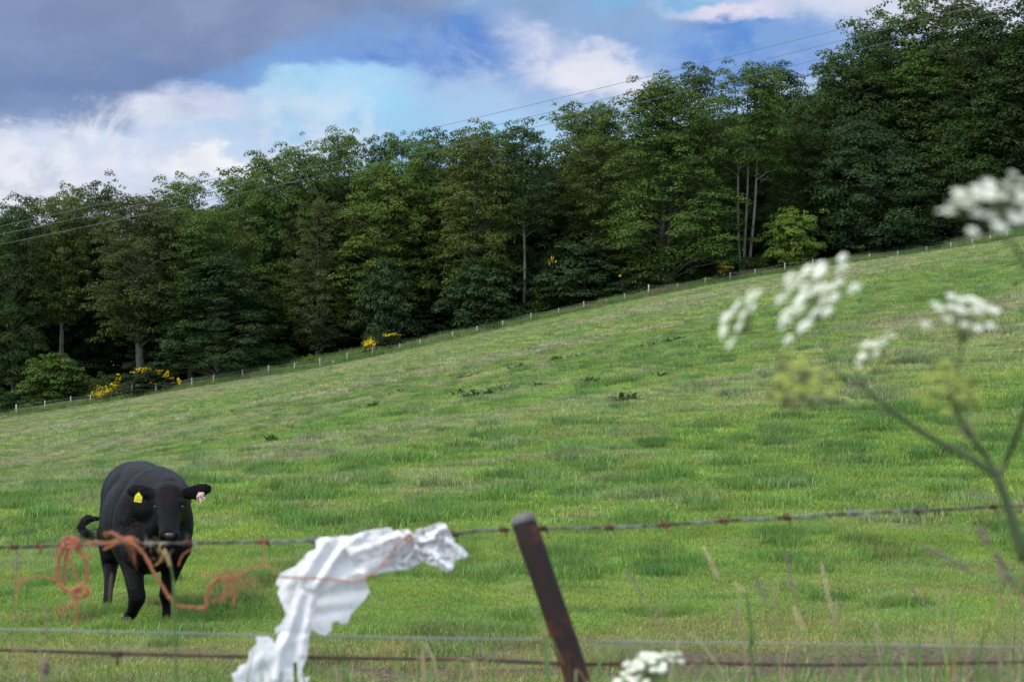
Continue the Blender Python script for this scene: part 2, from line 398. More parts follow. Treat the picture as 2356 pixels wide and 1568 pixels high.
def pasture():
    src = []
    for k in range(3): src.append(blades_mesh(f'a{k}_near_short', 190, .24, .018, .055, .0036, 20+k, 1.2))
    for k in range(2): src.append(blades_mesh(f'b{k}_near_tuft', 170, .17, .04, .12, .0042, 30+k, 1.1))
    for k in range(2): src.append(blades_mesh(f'c{k}_mid', 220, .36, .025, .075, .007, 40+k, 1.2))
    for k in range(2): src.append(blades_mesh(f'd{k}_mid_tuft', 180, .24, .05, .14, .0085, 50+k, 1.1))
    for k in range(2): src.append(blades_mesh(f'e{k}_far', 240, .7, .035, .11, .015, 60+k, 1.0))
    P = []; S = []; I = []; T = []
    def put(n, y0, y1, ish, itu, sbase):
        X, Y = frustum_pts(n, y0, y1)
        med = fbm(X/1.9+50, Y/2.4, 3); fine = fbm(X/.5+30, Y/1.5+5, 3)
        tuft = (.2*ss(med, .5, .36)+1.0*ss(fine, .46, .28))*(.4+.6*rsg.rand(n)) > .45
        bare = ((X-dirt_c.x)/1.5)**2+((Y-dirt_c.y)/1.0)**2 < 1+1.0*(fbm(X/.3, Y/.3, 2)-.5)+.5*(rsg.rand(n)-.5)
        thin = (Y < 14.5) & (fbm(X/.8+3, Y/.8, 2) > .50) & (rsg.rand(n) < .75)
        keep = ~(bare | thin)
        X, Y, tuft, med, fine = X[keep], Y[keep], tuft[keep], med[keep], fine[keep]; n = len(X)
        Z = ground_z(X, Y)
        s = sbase*(.7+.6*rsg.rand(n)); hs = s*(.85+.3*ss(fine, .5, .3))*(1+.3*ss(Y, 17, 24)*rsg.rand(n))
        hs = hs*np.where(Y < 19, .8, 1)
        P.append(np.stack([X, Y, Z-.005], -1)); S.append(np.stack([s, s, hs], -1))
        ii = np.where(tuft, rsg.choice(itu, n), rsg.choice(ish, n)); I.append(ii)
        t = grass_tint(X, Y); t[tuft] *= np.array([.86, .94, .9]); T.append(t)
    put(9000, 9.5, 24, [0, 1, 2], [3, 4], 1.0)
    put(13000, 24, 42, [0, 1, 2, 5, 6], [3, 4, 7, 8], 1.15)
    put(22000, 42, 90, [5, 6], [7, 8], 1.1)
    put(38000, 90, 207, [9, 10], [9, 10], 1.0)
    for (hx, hy) in ((598, 16.0), (905, 16.1), (444, 17.2), (932, 17.6)):
        b = cp(hx, 1380, hy); m_ = 14; X = b.x+rsg.randn(m_)*.10; Y = b.y-.06-np.abs(rsg.randn(m_))*.10
        P.append(np.stack([X, Y, ground_z(X, Y)], -1)); q_ = .55+.3*rsg.rand(m_); S.append(np.stack([q_, q_, q_*1.15], -1)); I.append(rsg.choice([3, 4], m_)); T.append(grass_tint(X, Y))
    P = np.concatenate(P); S = np.concatenate(S); I = np.concatenate(I); T = np.concatenate(T)
    o = scatter('pasture_grass', src, P, rsg.rand(len(P))*6.28, S, I, T)
    tag(o, 'grazed green pasture grass with darker tufts covering the sloping field', 'grass', kind='stuff')
pasture()
def verge():
    src = [blades_mesh(f'v{k}', 160, .6, .15, .6, .022, 70+k, .6) for k in range(3)]
    n = 9000; X = (rsg.rand(n)*2-1)*60; Y = 206.0+rsg.rand(n)*8
    Z = ground_z(X, Y); s = .7+.7*rsg.rand(n)
    hh = s*(.6+1.1*fbm(X/5, Y/3, 2))*(.45+.55*ss(Y, 206, 207.5))
    base = np.array([.115, .20, .05]); dr = np.array([.20, .18, .11]); k = (ss(fbm(X/3+4, Y/2, 3), .5, .7)*.6)[:, None]
    T = base*(1-k)+dr*k
    o = scatter('verge_grass', src, np.stack([X, Y, Z], -1), rsg.rand(n)*6.28, np.stack([s, s, hh], -1), rsg.randint(0, 3, n), T*(.7+.6*rsg.rand(n))[:, None])
    tag(o, 'rank dark green grass and weeds along the foot of the wood behind the far fence', 'grass', kind='stuff')
verge()

# ------------------------------------------------------------------ trees
def mat_leaf():
    m, q = mat_new('tree_leaves'); oi = q.n('ShaderNodeObjectInfo')
    r = q.n('ShaderNodeAttribute', attribute_type='GEOMETRY', attribute_name='rnd')
    geo = q.n('ShaderNodeNewGeometry').outputs['Position']; nz = q.noise(geo, .35, 3, .5)
    col = oi.outputs['Color']
    col = q.mix(q.m('MULTIPLY', r.outputs['Fac'], .7), q.mix(1, col, (.82, .85, .85), 'MULTIPLY'), q.mix(1, col, (1.3, 1.25, 1.1), 'MULTIPLY'))
    col = q.mix(q.m('MULTIPLY', q.sstep(nz, .4, .7), .35), col, q.mix(1, col, (1.5, 1.15, .75), 'MULTIPLY'))
    return finish(m, q, leafy(q, col, .25, .65, .15))
M_leaf = mat_leaf()
def mat_bark():
    m, q = mat_new('bark'); geo = q.n('ShaderNodeNewGeometry').outputs['Position']; oi = q.n('ShaderNodeObjectInfo')
    a = q.noise(geo, 1.2, 4, .6); b = q.noise(geo, 8, 4, .6)
    col = q.mix(q.sstep(a, .35, .65), q.mix(1, oi.outputs['Color'], (.5, .5, .45), 'MULTIPLY'), oi.outputs['Color'])
    col = q.mix(q.m('MULTIPLY', b, .5), col, (.05, .055, .03))
    return finish(m, q, principled(q, col, .9, b, .5, .05, spec=.1))
M_bark = mat_bark()
def leaves_mesh(name, C, Nn, size, rs, droop=0):
    """kite shaped leaf sprays at centres C facing Nn"""
    n = len(C); Nn = Nn/np.maximum(np.linalg.norm(Nn, axis=1, keepdims=True), 1e-6)
    r = rs.randn(n, 3); T = np.cross(Nn, r); T /= np.maximum(np.linalg.norm(T, axis=1, keepdims=True), 1e-6); B = np.cross(Nn, T)
    s = (size*(.6+.8*rs.rand(n)))[:, None]
    V = np.stack([C-T*s*.62, C+B*s*.40+Nn*s*.08, C+T*s*.55-Nn*s*.1, C-B*s*.40+Nn*s*.08], 1).reshape(-1, 3)
    Fc = np.arange(n*4).reshape(-1, 4)
    me = np_mesh(name, V, Fc, 4); A = me.attributes.new('rnd', 'FLOAT', 'POINT'); A.data.foreach_set('value', np.repeat(rs.rand(n), 4).astype(np.float32))
    me.materials.append(M_leaf); return me
def make_tree(seed, Ht, Rc, c0, prof, nb, leaf=.185, per=95, sub=5, puff=1.0, stems=1, gap=.0, inner=.25, lean=.02, tr=None):
    rs = np.random.RandomState(seed); rd = random.Random(seed); mb = MB()
    tr = tr or .018*Ht
    lx, ly = rs.randn(2)*lean*Ht
    def axis(h, k=0):
        t = h/Ht; o = (k-(stems-1)/2)*.045*Ht
        return Vector((lx*t*t+o*(.4+1.2*t)+.12*math.sin(t*7+seed+k), ly*t*t+.15*math.cos(t*6+k), h))
    for k in range(stems):
        hs = np.linspace(-.6, Ht*(.93 if prof != 'dome' else .75), 14)
        mb.tube([axis(h, k) for h in hs], [tr*(1-.85*max(h, 0)/Ht)*(1+.35*math.exp(-max(h, 0)*1.2))/(stems**.5) for h in hs], 7)
    def rprof(t):     # t 0..1 up the crown
        if prof == 'oval': return max(.05, 1-abs((t-.42)/.63)**3)**.55*(.62+.38*min(1, t/.25))
        if prof == 'cone': return (1-t**1.6)**.6*min(1, .7+t*2)+.08
        if prof == 'dome': return math.sqrt(max(0, 1-t**2.2))*min(1, .75+t)
        if prof == 'vase': return max(.05, 1-abs((t-.6)/.47)**3)**.5*(.55+.45*min(1, t/.6)) if t > .6 else .45+.5*t/.6
        return 1
    C = []; Nn = []
    asym = [rd.uniform(.75, 1.15) for _ in range(9)]
    for i in range(nb):
        t = ((i+.5)/nb)**.9; phi = i*2.399963+rd.uniform(-.4, .4)
        h = Ht*(c0+(1-c0)*t*.97)
        a = asym[int((phi % 6.283)/6.283*8.99)]
        r = Rc*rprof(t)*a*rd.uniform(.72, 1.04)
        if rd.random() < gap: continue
        depth = 1 if rd.random() > inner else rd.uniform(.3, .75)
        r *= depth
        kk = rd.randrange(stems); ax = axis(max(.5, h-.55*r-.3), kk)
        p = Vector((axis(h, kk).x+r*math.cos(phi), axis(h, kk).y+r*math.sin(phi), h-.12*r))
        if r > .6: 
            mid = ax.lerp(p, .55)+Vector((0, 0, .12*r))
            mb.tube([ax, mid, p], [tr*.30*(1-.6*t), tr*.2*(1-.6*t), .03], 5, cap=False)
        out = Vector((math.cos(phi), math.sin(phi), 0))
        for s_ in range(sub):
            pr = puff*rd.uniform(.45, 1.25)*(1-.25*t)
            if s_ == 0: c = p.copy()
            else: c = p+Vector((rd.gauss(0, .95), rd.gauss(0, .95), rd.gauss(.05, .6)))*puff*1.1-out*rd.uniform(0, .9)
            m = max(12, int(per*(pr/puff)**2*1.5))
            d = rs.randn(m, 3); d[:, 2] = np.abs(d[:, 2])*.9-.12; d /= np.linalg.norm(d, axis=1, keepdims=True)
            rad = (1-.25*rs.rand(m)**2)[:, None]
            tilt = np.array([out.x, out.y, 0])
            pts = np.array(c)+d*rad*np.array([pr, pr, pr*.62])+rs.randn(m, 3)*.07; pts[:, 2] -= .16*((pts[:, 0]-c.x)*out.x+(pts[:, 1]-c.y)*out.y)
            C.append(pts); Nn.append(d*.9+np.array([0, 0, .55])+tilt*.2+rs.randn(m, 3)*.42)
    C = np.concatenate(C); Nn = np.concatenate(Nn)
    crown = leaves_mesh('crown', C, Nn, leaf, rs)
    tm = bpy.data.meshes.new('trunk'); tm.from_pydata([tuple(v) for v in mb.v], [], mb.f); tm.validate(); tm.materials.append(M_bark)
    tm.polygons.foreach_set('use_smooth', np.ones(len(tm.polygons), bool))
    return dict(H=Ht, R=Rc, crown=crown, trunk=tm)
PR = {
 'full1': make_tree(1, 21, 4.6, .10, 'oval', 140, per=78), 'full2': make_tree(2, 21, 4.6, .14, 'oval', 140, per=78), 'full3': make_tree(3, 21, 4.6, .12, 'oval', 115, per=80, stems=2),
 'full4': make_tree(21, 21, 4.6, .27, 'oval', 115, per=80, tr=.46),
 'cone1': make_tree(4, 22, 5.6, .09, 'cone', 190, per=78, stems=2), 'cone2': make_tree(5, 20, 4.6, .08, 'cone', 115, per=85),
 'high1': make_tree(6, 22, 3.4, .46, 'oval', 62, per=75, tr=.22), 'high2': make_tree(7, 22, 3.8, .38, 'vase', 84, per=85, stems=2, tr=.26), 'high3': make_tree(17, 22, 3.2, .50, 'oval', 55, per=70, tr=.2),
 'lean1': make_tree(22, 22, 3.3, .52, 'oval', 60, per=75, stems=3, lean=.05, tr=.30),
 'airy1': make_tree(8, 23, 3.6, .45, 'vase', 70, leaf=.21, per=56, puff=.95, gap=.08, tr=.2), 'airy2': make_tree(9, 23, 3.3, .5, 'oval', 64, leaf=.21, per=56, puff=.9, gap=.10, tr=.2),
 'dome1': make_tree(10, 13, 6, .08, 'dome', 135, per=80), 'dome2': make_tree(12, 12, 5.5, .1, 'dome', 100, per=85, stems=2),
 'small1': make_tree(13, 6.5, 3.0, .06, 'oval', 46, per=70, leaf=.22, puff=.9, tr=.1), 'small2': make_tree(14, 6.5, 2.6, .10, 'cone', 42, per=70, leaf=.22, puff=.8, stems=2, tr=.1),
 'shrub1': make_tree(15, 3.2, 2.6, .02, 'dome', 34, per=60, leaf=.16, puff=.6, stems=3, tr=.07), 'shrub2': make_tree(16, 2.6, 2.2, .02, 'dome', 30, per=60, leaf=.15, puff=.5, stems=3, tr=.06)}
GREEN = dict(mid=(.078, .145, .027), dark=(.050, .102, .023), blue=(.045, .095, .030), olive=(.094, .132, .026), brown=(.080, .096, .028), light=(.104, .172, .028), bright=(.13, .21, .035), deep=(.032, .062, .022))
GREEN = {k: tuple(c*(.52 if k in ('deep', 'dark', 'blue') else .64 if k != 'bright' else .74) for c in v) for k, v in GREEN.items()}
def place_tree(proto, u, vtop, width, Y, col, label, group, name='broadleaf_tree', bark=(.16, .14, .10), rot=None, cat='tree', vbase=None):
    p = PR[proto]; x = at(u, 700, Y).x; z = gz(x, Y)-.05
    if vbase is not None: z = at(u, vbase, Y).z
    Ht = at(u, vtop, Y).z-z
    sz = Ht/p['H']; sx = (width/F*Y/2)/p['R']/.98
    e = empty(name, (x, Y, z)); e.scale = (sx, sx, sz)
    e.rotation_euler = (0, 0, (u*.37) % 6.28 if rot is None else rot)
    c = bpy.data.objects.new('crown', p['crown']); t = bpy.data.objects.new('trunk', p['trunk'])
    for o_ in (c, t): COL.objects.link(o_); o_.parent = e
    cc = GREEN[col] if isinstance(col, str) else col; c.color = (*cc, 1); t.color = (*bark, 1)
    tag(e, label, cat, group); return e
G1 = 'trees along the front edge of the wood'; G2 = 'tall trees whose tops show above the front edge of the wood'
PALE = (.20, .185, .15)
TREES = [
 ('full2', 30, 478, 150, 217, 'dark', 'dark green tree at the far left edge of the photo, rising behind the low bushes', G1),
 ('high2', 140, 448, 140, 219, 'olive', 'tall tree with browned top, second from the left edge of the wood', G1),
 ('full4', 322, 452, 215, 216, 'brown', 'copper-brown leaved tree standing over the pale bare trunk foot and yellow broom', G1),
 ('full3', 440, 478, 200, 217, 'mid', 'fresh green tree right of the copper-brown one, its pale forked trunk showing', G1),
 ('cone2', 500, 590, 235, 213, 'blue', 'lower dark bluish-green tree with branches sweeping to the verge at left', G1),
 ('full2', 590, 400, 175, 221, 'mid', 'mid green tree just right of the lower bluish-green one, where the skyline climbs', G1),
 ('full1', 680, 338, 190, 222, 'mid', 'tall rounded green tree left of the small rusty-brown one', G1),
 ('full3', 733, 462, 150, 216, 'brown', 'smaller rusty-brown tree in front of the taller ones, left of the yellow flowered bush', G1),
 ('full1', 868, 368, 225, 218, 'light', 'broad bright yellow-green topped tree above the first lone yellow bush', G1),
 ('small1', 880, 615, 120, 213, 'blue', 'low dark green tree standing right behind the orange-yellow broom', G1),
 ('high1', 985, 330, 110, 221, 'mid', 'slender tree with a thin pale trunk between the yellow-green and the bronze trees', G1),
 ('full2', 1090, 303, 205, 216, 'olive', 'bronze-green full tree in the middle of the wood edge, leafy to the ground', G1),
 ('small1', 1100, 612, 160, 212, 'blue', 'rounded dark low tree at the foot of the bronze-green tree', G1),
 ('high1', 1205, 285, 130, 214, 'dark', 'narrow dark-crowned tree on a long bare grey trunk in the middle of the wood', G1),
 ('full3', 1370, 308, 180, 219, 'olive', 'olive-yellow tree just left of the biggest green tree', G1),
 ('small2', 1345, 570, 160, 213, 'blue', 'dark low tree below the olive-yellow one', G1),
 ('cone1', 1530, 184, 300, 213, 'mid', 'biggest green tree, tiered crown sweeping to the field edge on a double trunk', G1),
 ('lean1', 1715, 160, 150, 213, 'mid', 'tall open tree on pale leaning trunks right of the biggest tree', G1),
 ('full2', 1840, 272, 140, 217, 'dark', 'mid-height green tree right above the bright small tree', G1),
 ('small1', 1824, 488, 110, 211, 'bright', 'small bright lime-green tree at the dark foot of the wood', G1),
 ('dome1', 1990, 282, 330, 215, 'blue', 'wide domed dark green tree on the right, branches drooping to the fence', G1),
 ('full1', 1935, 120, 240, 224, 'dark', 'dark high tree rising behind the wide domed tree', G1),
 ('dome2', 2205, 276, 250, 217, 'dark', 'dark spreading tree between the wide domed one and the right edge', G1),
 ('full3', 2300, 10, 290, 219, 'dark', 'towering dark tree at the right edge whose top leaves the picture', G1),
 ('cone1', 2420, -40, 330, 216, 'dark', 'tree cut off by the right edge of the picture', G1),
 ('full1', -60, 470, 190, 219, 'dark', 'tree cut off by the left edge of the picture', G1),
 # taller ones behind
 ('airy1', 45, 452, 130, 229, 'dark', 'thin airy treetop above the far left of the wood', G2),
 ('full2', 240, 425, 150, 228, 'dark', 'dark treetop left of the copper-brown tree, standing behind it', G2),
 ('airy2', 172, 432, 100, 230, 'mid', 'thin treetop with a lone twig sticking up at the left skyline', G2),
 ('full1', 420, 410, 150, 229, 'light', 'light green treetop behind the fresh green tree', G2),
 ('airy1', 540, 388, 170, 231, 'mid', 'gappy treetop where the white cloud shows through, left of the first tall step', G2),
 ('airy2', 620, 352, 130, 229, 'mid', 'treetop forming the first tall step of the skyline', G2),
 ('high2', 790, 305, 120, 228, 'mid', 'upright twin-headed treetop left above the yellow-green tree', G2),
 ('airy1', 862, 315, 90, 232, 'dark', 'narrow dark treetop behind the yellow-green tree', G2),
 ('airy2', 925, 310, 110, 231, 'mid', 'loose airy treetop right above the yellow-green tree', G2),
 ('airy1', 1000, 296, 120, 232, 'dark', 'sky-pierced treetop below the power lines, left of the bronze tree', G2),
 ('high3', 1135, 292, 120, 230, 'mid', 'treetop peeping up behind the bronze-green tree', G2),
 ('airy1', 1320, 238, 170, 230, 'mid', 'wide open-branched treetop left of the biggest tree', G2),
 ('high2', 1400, 245, 130, 231, 'mid', 'treetop between the open-branched one and the biggest tree', G2),
 ('high3', 1605, 150, 130, 229, 'dark', 'near-black treetop directly behind the right shoulder of the biggest tree', G2),
 ('high1', 1800, 152, 150, 230, 'dark', 'dark bumpy treetop right of the tall open tree', G2),
 ('airy1', 2080, 4, 190, 231, 'mid', 'airy treetop against the white cloud, first to touch the top of the picture', G2),
 ('full2', 2000, 60, 190, 229, 'dark', 'dark treetop on the steep climb of the skyline at right', G2),
 ('airy2', 2190, -10, 170, 230, 'brown', 'brownish thin treetop near the top right corner', G2),
 ('full1', 2160, 90, 220, 227, 'deep', 'deep dark tree filling the space below the airy right-hand tops', G2),
]
for a in TREES:
    place_tree(*a, bark=PALE if a[0].startswith(('high', 'airy', 'lean')) or a[0] == 'full4' else (.17, .15, .11))
# deeper rows close the wood
rdt = random.Random(5); sky_u = [-80, 0, 200, 400, 590, 790, 1000, 1200, 1400, 1540, 1700, 1900, 2080, 2500]; sky_v = [520, 500, 480, 465, 430, 385, 380, 350, 320, 280, 250, 180, 90, 20]
NEAR = {30: 'the dark tree at the far left', 140: 'the browned tree second from the left', 322: 'the copper-brown tree', 440: 'the pale-forked green tree', 500: 'the low bluish-green tree', 590: 'the mid green tree left of centre', 680: 'the tall rounded green tree',
 733: 'the small rusty-brown tree', 868: 'the broad yellow-green tree', 985: 'the slender pale-trunked tree', 1090: 'the bronze-green tree', 1205: 'the narrow tree on a bare grey trunk', 1370: 'the olive-yellow tree', 1530: 'the biggest green tree',
 1715: 'the pale leaning trunks', 1840: 'the bright small tree', 1990: 'the wide domed tree', 2205: 'the dark spreading tree', 2300: 'the towering right-edge tree'}
def side(u): return 'left' if u < min(NEAR, key=lambda k: abs(k-u)) else 'right'
def near(u): return NEAR[min(NEAR, key=lambda k: abs(k-u))]
for row, (Y0, lift) in enumerate(((226, 60), (236, 55), (246, 50), (256, 60))):
    n = 21
    for i in range(n):
        u = -60+2480*(i+rdt.uniform(.15, .85))/n
        vt = float(np.interp(u, sky_u, sky_v))+lift*rdt.uniform(.3, 1.3)
        place_tree(rdt.choice(['high1', 'high2', 'high3', 'full2', 'full3'] if row < 2 else ['full1', 'full2', 'full3', 'cone2']), u, vt, rdt.uniform(120, 175)*(1 if row < 2 else 1.25), Y0+rdt.uniform(-3, 3), rdt.choice(['deep', 'dark', 'dark', 'mid']),
                   f"{('second', 'third', 'fourth', 'rearmost')[row]}-row tree glimpsed behind and {side(u)} of {near(u)}", 'trees deep inside the wood', bark=PALE if rdt.random() < .4 else (.12, .1, .08))
for i in range(48):
    u = -40+2440*(i+rdt.uniform(.1, .9))/48; Y0 = rdt.uniform(217, 240); p = 'small1' if i % 2 else 'small2'
    vb = float(np.interp(u, [q[0] for q in POSTS], [q[2] for q in POSTS]))
    place_tree(p, u, vb-rdt.uniform(70, 150), rdt.uniform(90, 170), Y0, rdt.choice(['deep', 'dark', 'blue', 'deep']), f"dim {'rounded' if i % 2 else 'pointed'} bush low down and {side(u)} of {near(u)}", 'undergrowth bushes in the wood', name='undergrowth_bush', cat='bush')
# bushes at the verge
G3 = 'bushes along the far fence'
for a in [('small1', 118, 822, 135, 212, 'mid', 'round mid-green bush behind the fence at the left'),
          ('shrub1', 25, 905, 110, 211, 'blue', 'low bush at the left edge of the photo below the wood'),
          ('shrub1', 190, 880, 110, 213, 'dark', 'dark bush between the round green bush and the yellow broom'),
          ('shrub2', 75, 915, 80, 210, 'mid', 'scrubby bush in front of the round green bush'),
          ('shrub2', 715, 820, 40, 210, 'bright', 'small bright green bush on the verge left of the orange-yellow broom'),
          ('shrub2', 985, 783, 40, 210, 'light', 'little green bush just right of the dark bush by the orange-yellow broom'),
          ('shrub1', 1175, 705, 90, 212, 'blue', 'low green scrub at the foot of the bronze-green tree'),
          ('shrub1', 1260, 640, 130, 214, 'dark', 'scrub mound between the middle trunks'),
          ('shrub2', 1405, 655, 100, 212, 'dark', 'scrub behind the fence left of the biggest tree'),
          ('shrub2', 1745, 590, 90, 213, 'brown', 'brownish scrub at the foot of the pale leaning trunks'),
          ('shrub2', 1600, 622, 80, 212, 'dark', 'dark scrub beside the double trunk of the biggest tree'),
          ('shrub1', 640, 800, 120, 214, 'dark', 'dark scrub in the gap of the wood at left of centre'),
          ('shrub1', 2100, 520, 200, 214, 'deep', 'low dark scrub under the right-hand trees')]:
    place_tree(a[0], a[1], a[2], a[3], a[4], a[5], a[6], G3, name='bush', cat='bush')

# broom bushes with yellow flowers
M_flower, q = mat_new('broom_flowers')
M_flower = finish(M_flower, q, leafy(q, q.mix(q.n('ShaderNodeAttribute', attribute_type='GEOMETRY', attribute_name='rnd').outputs['Fac'], (.82, .55, .01), (.95, .76, .03)), .3, .6))
def broom(u, vt, width, Y, flow, label, seed, dens=600, col='dark', size=1.0):
    e = place_tree('shrub1' if seed % 2 else 'shrub2', u, vt, width, Y, col, label, G3, name='broom_bush', cat='bush')
    rs = np.random.RandomState(seed)
    C = []
    for (fu, fv, ru, rv, n) in flow:
        k = int(n*dens/45); 
        cl = np.stack([rs.randn(k//12+2)*ru*.55, rs.randn(k//12+2)*rv*.55], -1); idx = rs.randint(0, len(cl), k)
        a = cl[idx, 0]+rs.randn(k)*ru*.20; b = cl[idx, 1]+rs.randn(k)*rv*.20
        for i in range(k): 
            p = at(fu+a[i], fv+b[i], Y-1.3+abs(rs.randn())*.35); C.append(p)
    C = np.array([tuple(c) for c in C]); Nn = np.array([0, -.7, .6])+rs.randn(len(C), 3)*.5
    s = e.scale; inv = e.rotation_euler.to_matrix().inverted()
    C = np.array([tuple((inv @ (Vector(c)-e.location))) for c in C])/np.array([s[0], s[1], s[2]])
    me = leaves_mesh('flowers', C, Nn, .13*size, rs); me.materials.clear(); me.materials.append(M_flower)
    o = bpy.data.objects.new('flowers', me); COL.objects.link(o); o.parent = e; o['kind'] = 'stuff'
broom(245, 868, 78, 208.5, [(243, 903, 24, 16, 70), (228, 908, 16, 10, 30), (262, 886, 9, 6, 10)], 'broom bush at left covered in bright yellow flowers', 101, 500)
broom(350, 845, 150, 209, [(345, 855, 28, 6, 25), (350, 884, 10, 6, 10), (410, 876, 5, 6, 6), (385, 862, 14, 6, 8), (275, 872, 8, 8, 6)], 'large dark broom bush at left with scattered yellow flowers, behind the fence', 102, 400, 'deep')
broom(849, 772, 34, 208.2, [(849, 790, 13, 11, 60)], 'small broom bush dense with orange-yellow flowers beside a fence post', 103, 400)
broom(892, 768, 80, 209, [(895, 770, 22, 4, 14)], 'dark rounded broom bush with a few yellow flowers on top, right of the orange-yellow one', 104, 300, 'deep')
broom(1668, 602, 60, 209.5, [(1668, 612, 12, 7, 30), (1663, 628, 10, 7, 14), (1630, 640, 8, 5, 5)], 'yellow flecked broom bush right of the biggest tree', 105, 300, 'deep')
broom(1268, 590, 70, 214, [(1268, 600, 8, 7, 14)], 'bush with a dull yellow patch deep between the middle trunks', 106, 200, 'deep')
broom(1470, 630, 110, 211, [(1470, 650, 30, 6, 10), (1425, 635, 7, 5, 5)], 'dark broom bush with sparse yellow specks left of the double trunk', 107, 200, 'deep')

# ------------------------------------------------------------------ far fence
M_oldwood, q = mat_new('weathered_post'); geo = q.n('ShaderNodeNewGeometry').outputs['Position']
M_oldwood = finish(M_oldwood, q, principled(q, q.mix(q.noise(geo, 4, 4, .6), (.20, .19, .16), (.42, .40, .35)), .9, spec=.1))
M_wire, q = mat_new('galvanised_wire')
M_wire = finish(M_wire, q, principled(q, (.30, .30, .30), .5, metal=.6))
def far_fence():
    e0 = at(1178, 740, YF); e = empty('stock_fence', (e0.x, YF, gz(e0.x, YF)))
    tag(e, 'long wooden-posted wire fence along the top of the field in front of the wood', 'fence')
    tops = []; rd = random.Random(3)
    for (u, vt, vb) in POSTS:
        b = at(u, vb, YF); b.z = gz(b.x, YF); hgt = (vb-vt)/F*YF+.1
        rr = .062 if hgt < 1.25 else .085
        ln = rd.uniform(-.05, .05); t = b+Vector((ln, 0, hgt))
        pts = [b-Vector((0, 0, .3)), b, b.lerp(t, .5), t, t+Vector((0, 0, .02))]
        mb = MB().tube(pts, [rr*1.05, rr, rr*.97, rr*.92, rr*.5], 7); mb.build('post', M_oldwood, e); tops.append((b, t))
    for fr in (.32, .6, .9):
        mb = MB(); P = []
        for i, (b, t) in enumerate(tops):
            P.append(b.lerp(t, fr)+Vector((0, -.07, 0)))
            if i < len(tops)-1:
                b2, t2 = tops[i+1]; P.append((b.lerp(t, fr)+b2.lerp(t2, fr))/2+Vector((0, -.07, -.03)))
        mb.tube(P, .008, 4); mb.build('wire', M_wire, e)
far_fence()
# pale dead wood on the verge
M_dead, q = mat_new('bleached_wood'); M_dead = finish(M_dead, q, principled(q, (.42, .38, .32), .85, spec=.1))
def dead_branch(u, v, ln, label, up=0):
    p = at(u, v, 206.4); p.z = gz(p.x, 206.4)+.1; mb = MB()
    d = Vector((ln, .2, ln*.0+up))
    mb.tube(smooth_path([p-d*.5, p-d*.1+Vector((0, 0, .12)), p+d*.2+Vector((0, 0, .05)), p+d*.5]), [.09-.0035*i for i in range(19)], 6)
    mb.tube([p+d*.1, p+d*.25+Vector((0, 0, .35))], [.05, .015], 5)
    o = mb.build('fallen_branch', M_dead, loc=p); tag(o, label, 'branch', 'bleached dead branches on the verge')
dead_branch(16, 989, 1.5, 'bleached fallen branch lying at the left edge of the field')
dead_branch(1392, 694, .8, 'short pale broken stump by the fence in the middle', .1)
dead_branch(764, 822, .4, 'thin pale dead stick standing by the fence left of the orange-yellow broom', .9)

# ------------------------------------------------------------------ power lines
M_cable, q = mat_new('cable'); M_cable = finish(M_cable, q, principled(q, (.09, .10, .11), .5, metal=.2))
for pts, lab in (([(0, 521), (570, 393), (870, 323), (1180, 253), (1480, 179), (1890, 78), (2200, 0)], 'uppermost of the three overhead power lines crossing the sky and wood'),
                 ([(0, 542), (520, 424), (900, 341), (1280, 257), (1490, 206), (1900, 105), (2290, 0)], 'middle one of the three overhead power lines'),
                 ([(0, 563), (520, 450), (1000, 347), (1480, 236), (1900, 130), (2356, 20)], 'lowest of the three overhead power lines')):
    U = np.array([p[0] for p in pts]); Vv = np.array([p[1] for p in pts]); c = np.polyfit(U, Vv, 2)
    P = [at(u, float(np.polyval(c, u)), 70) for u in np.linspace(-1400, 3800, 60)]
    o = MB().tube(P, .0072, 6).build('power_line', M_cable, loc=P[30]); tag(o, lab, 'cable', 'overhead power lines')

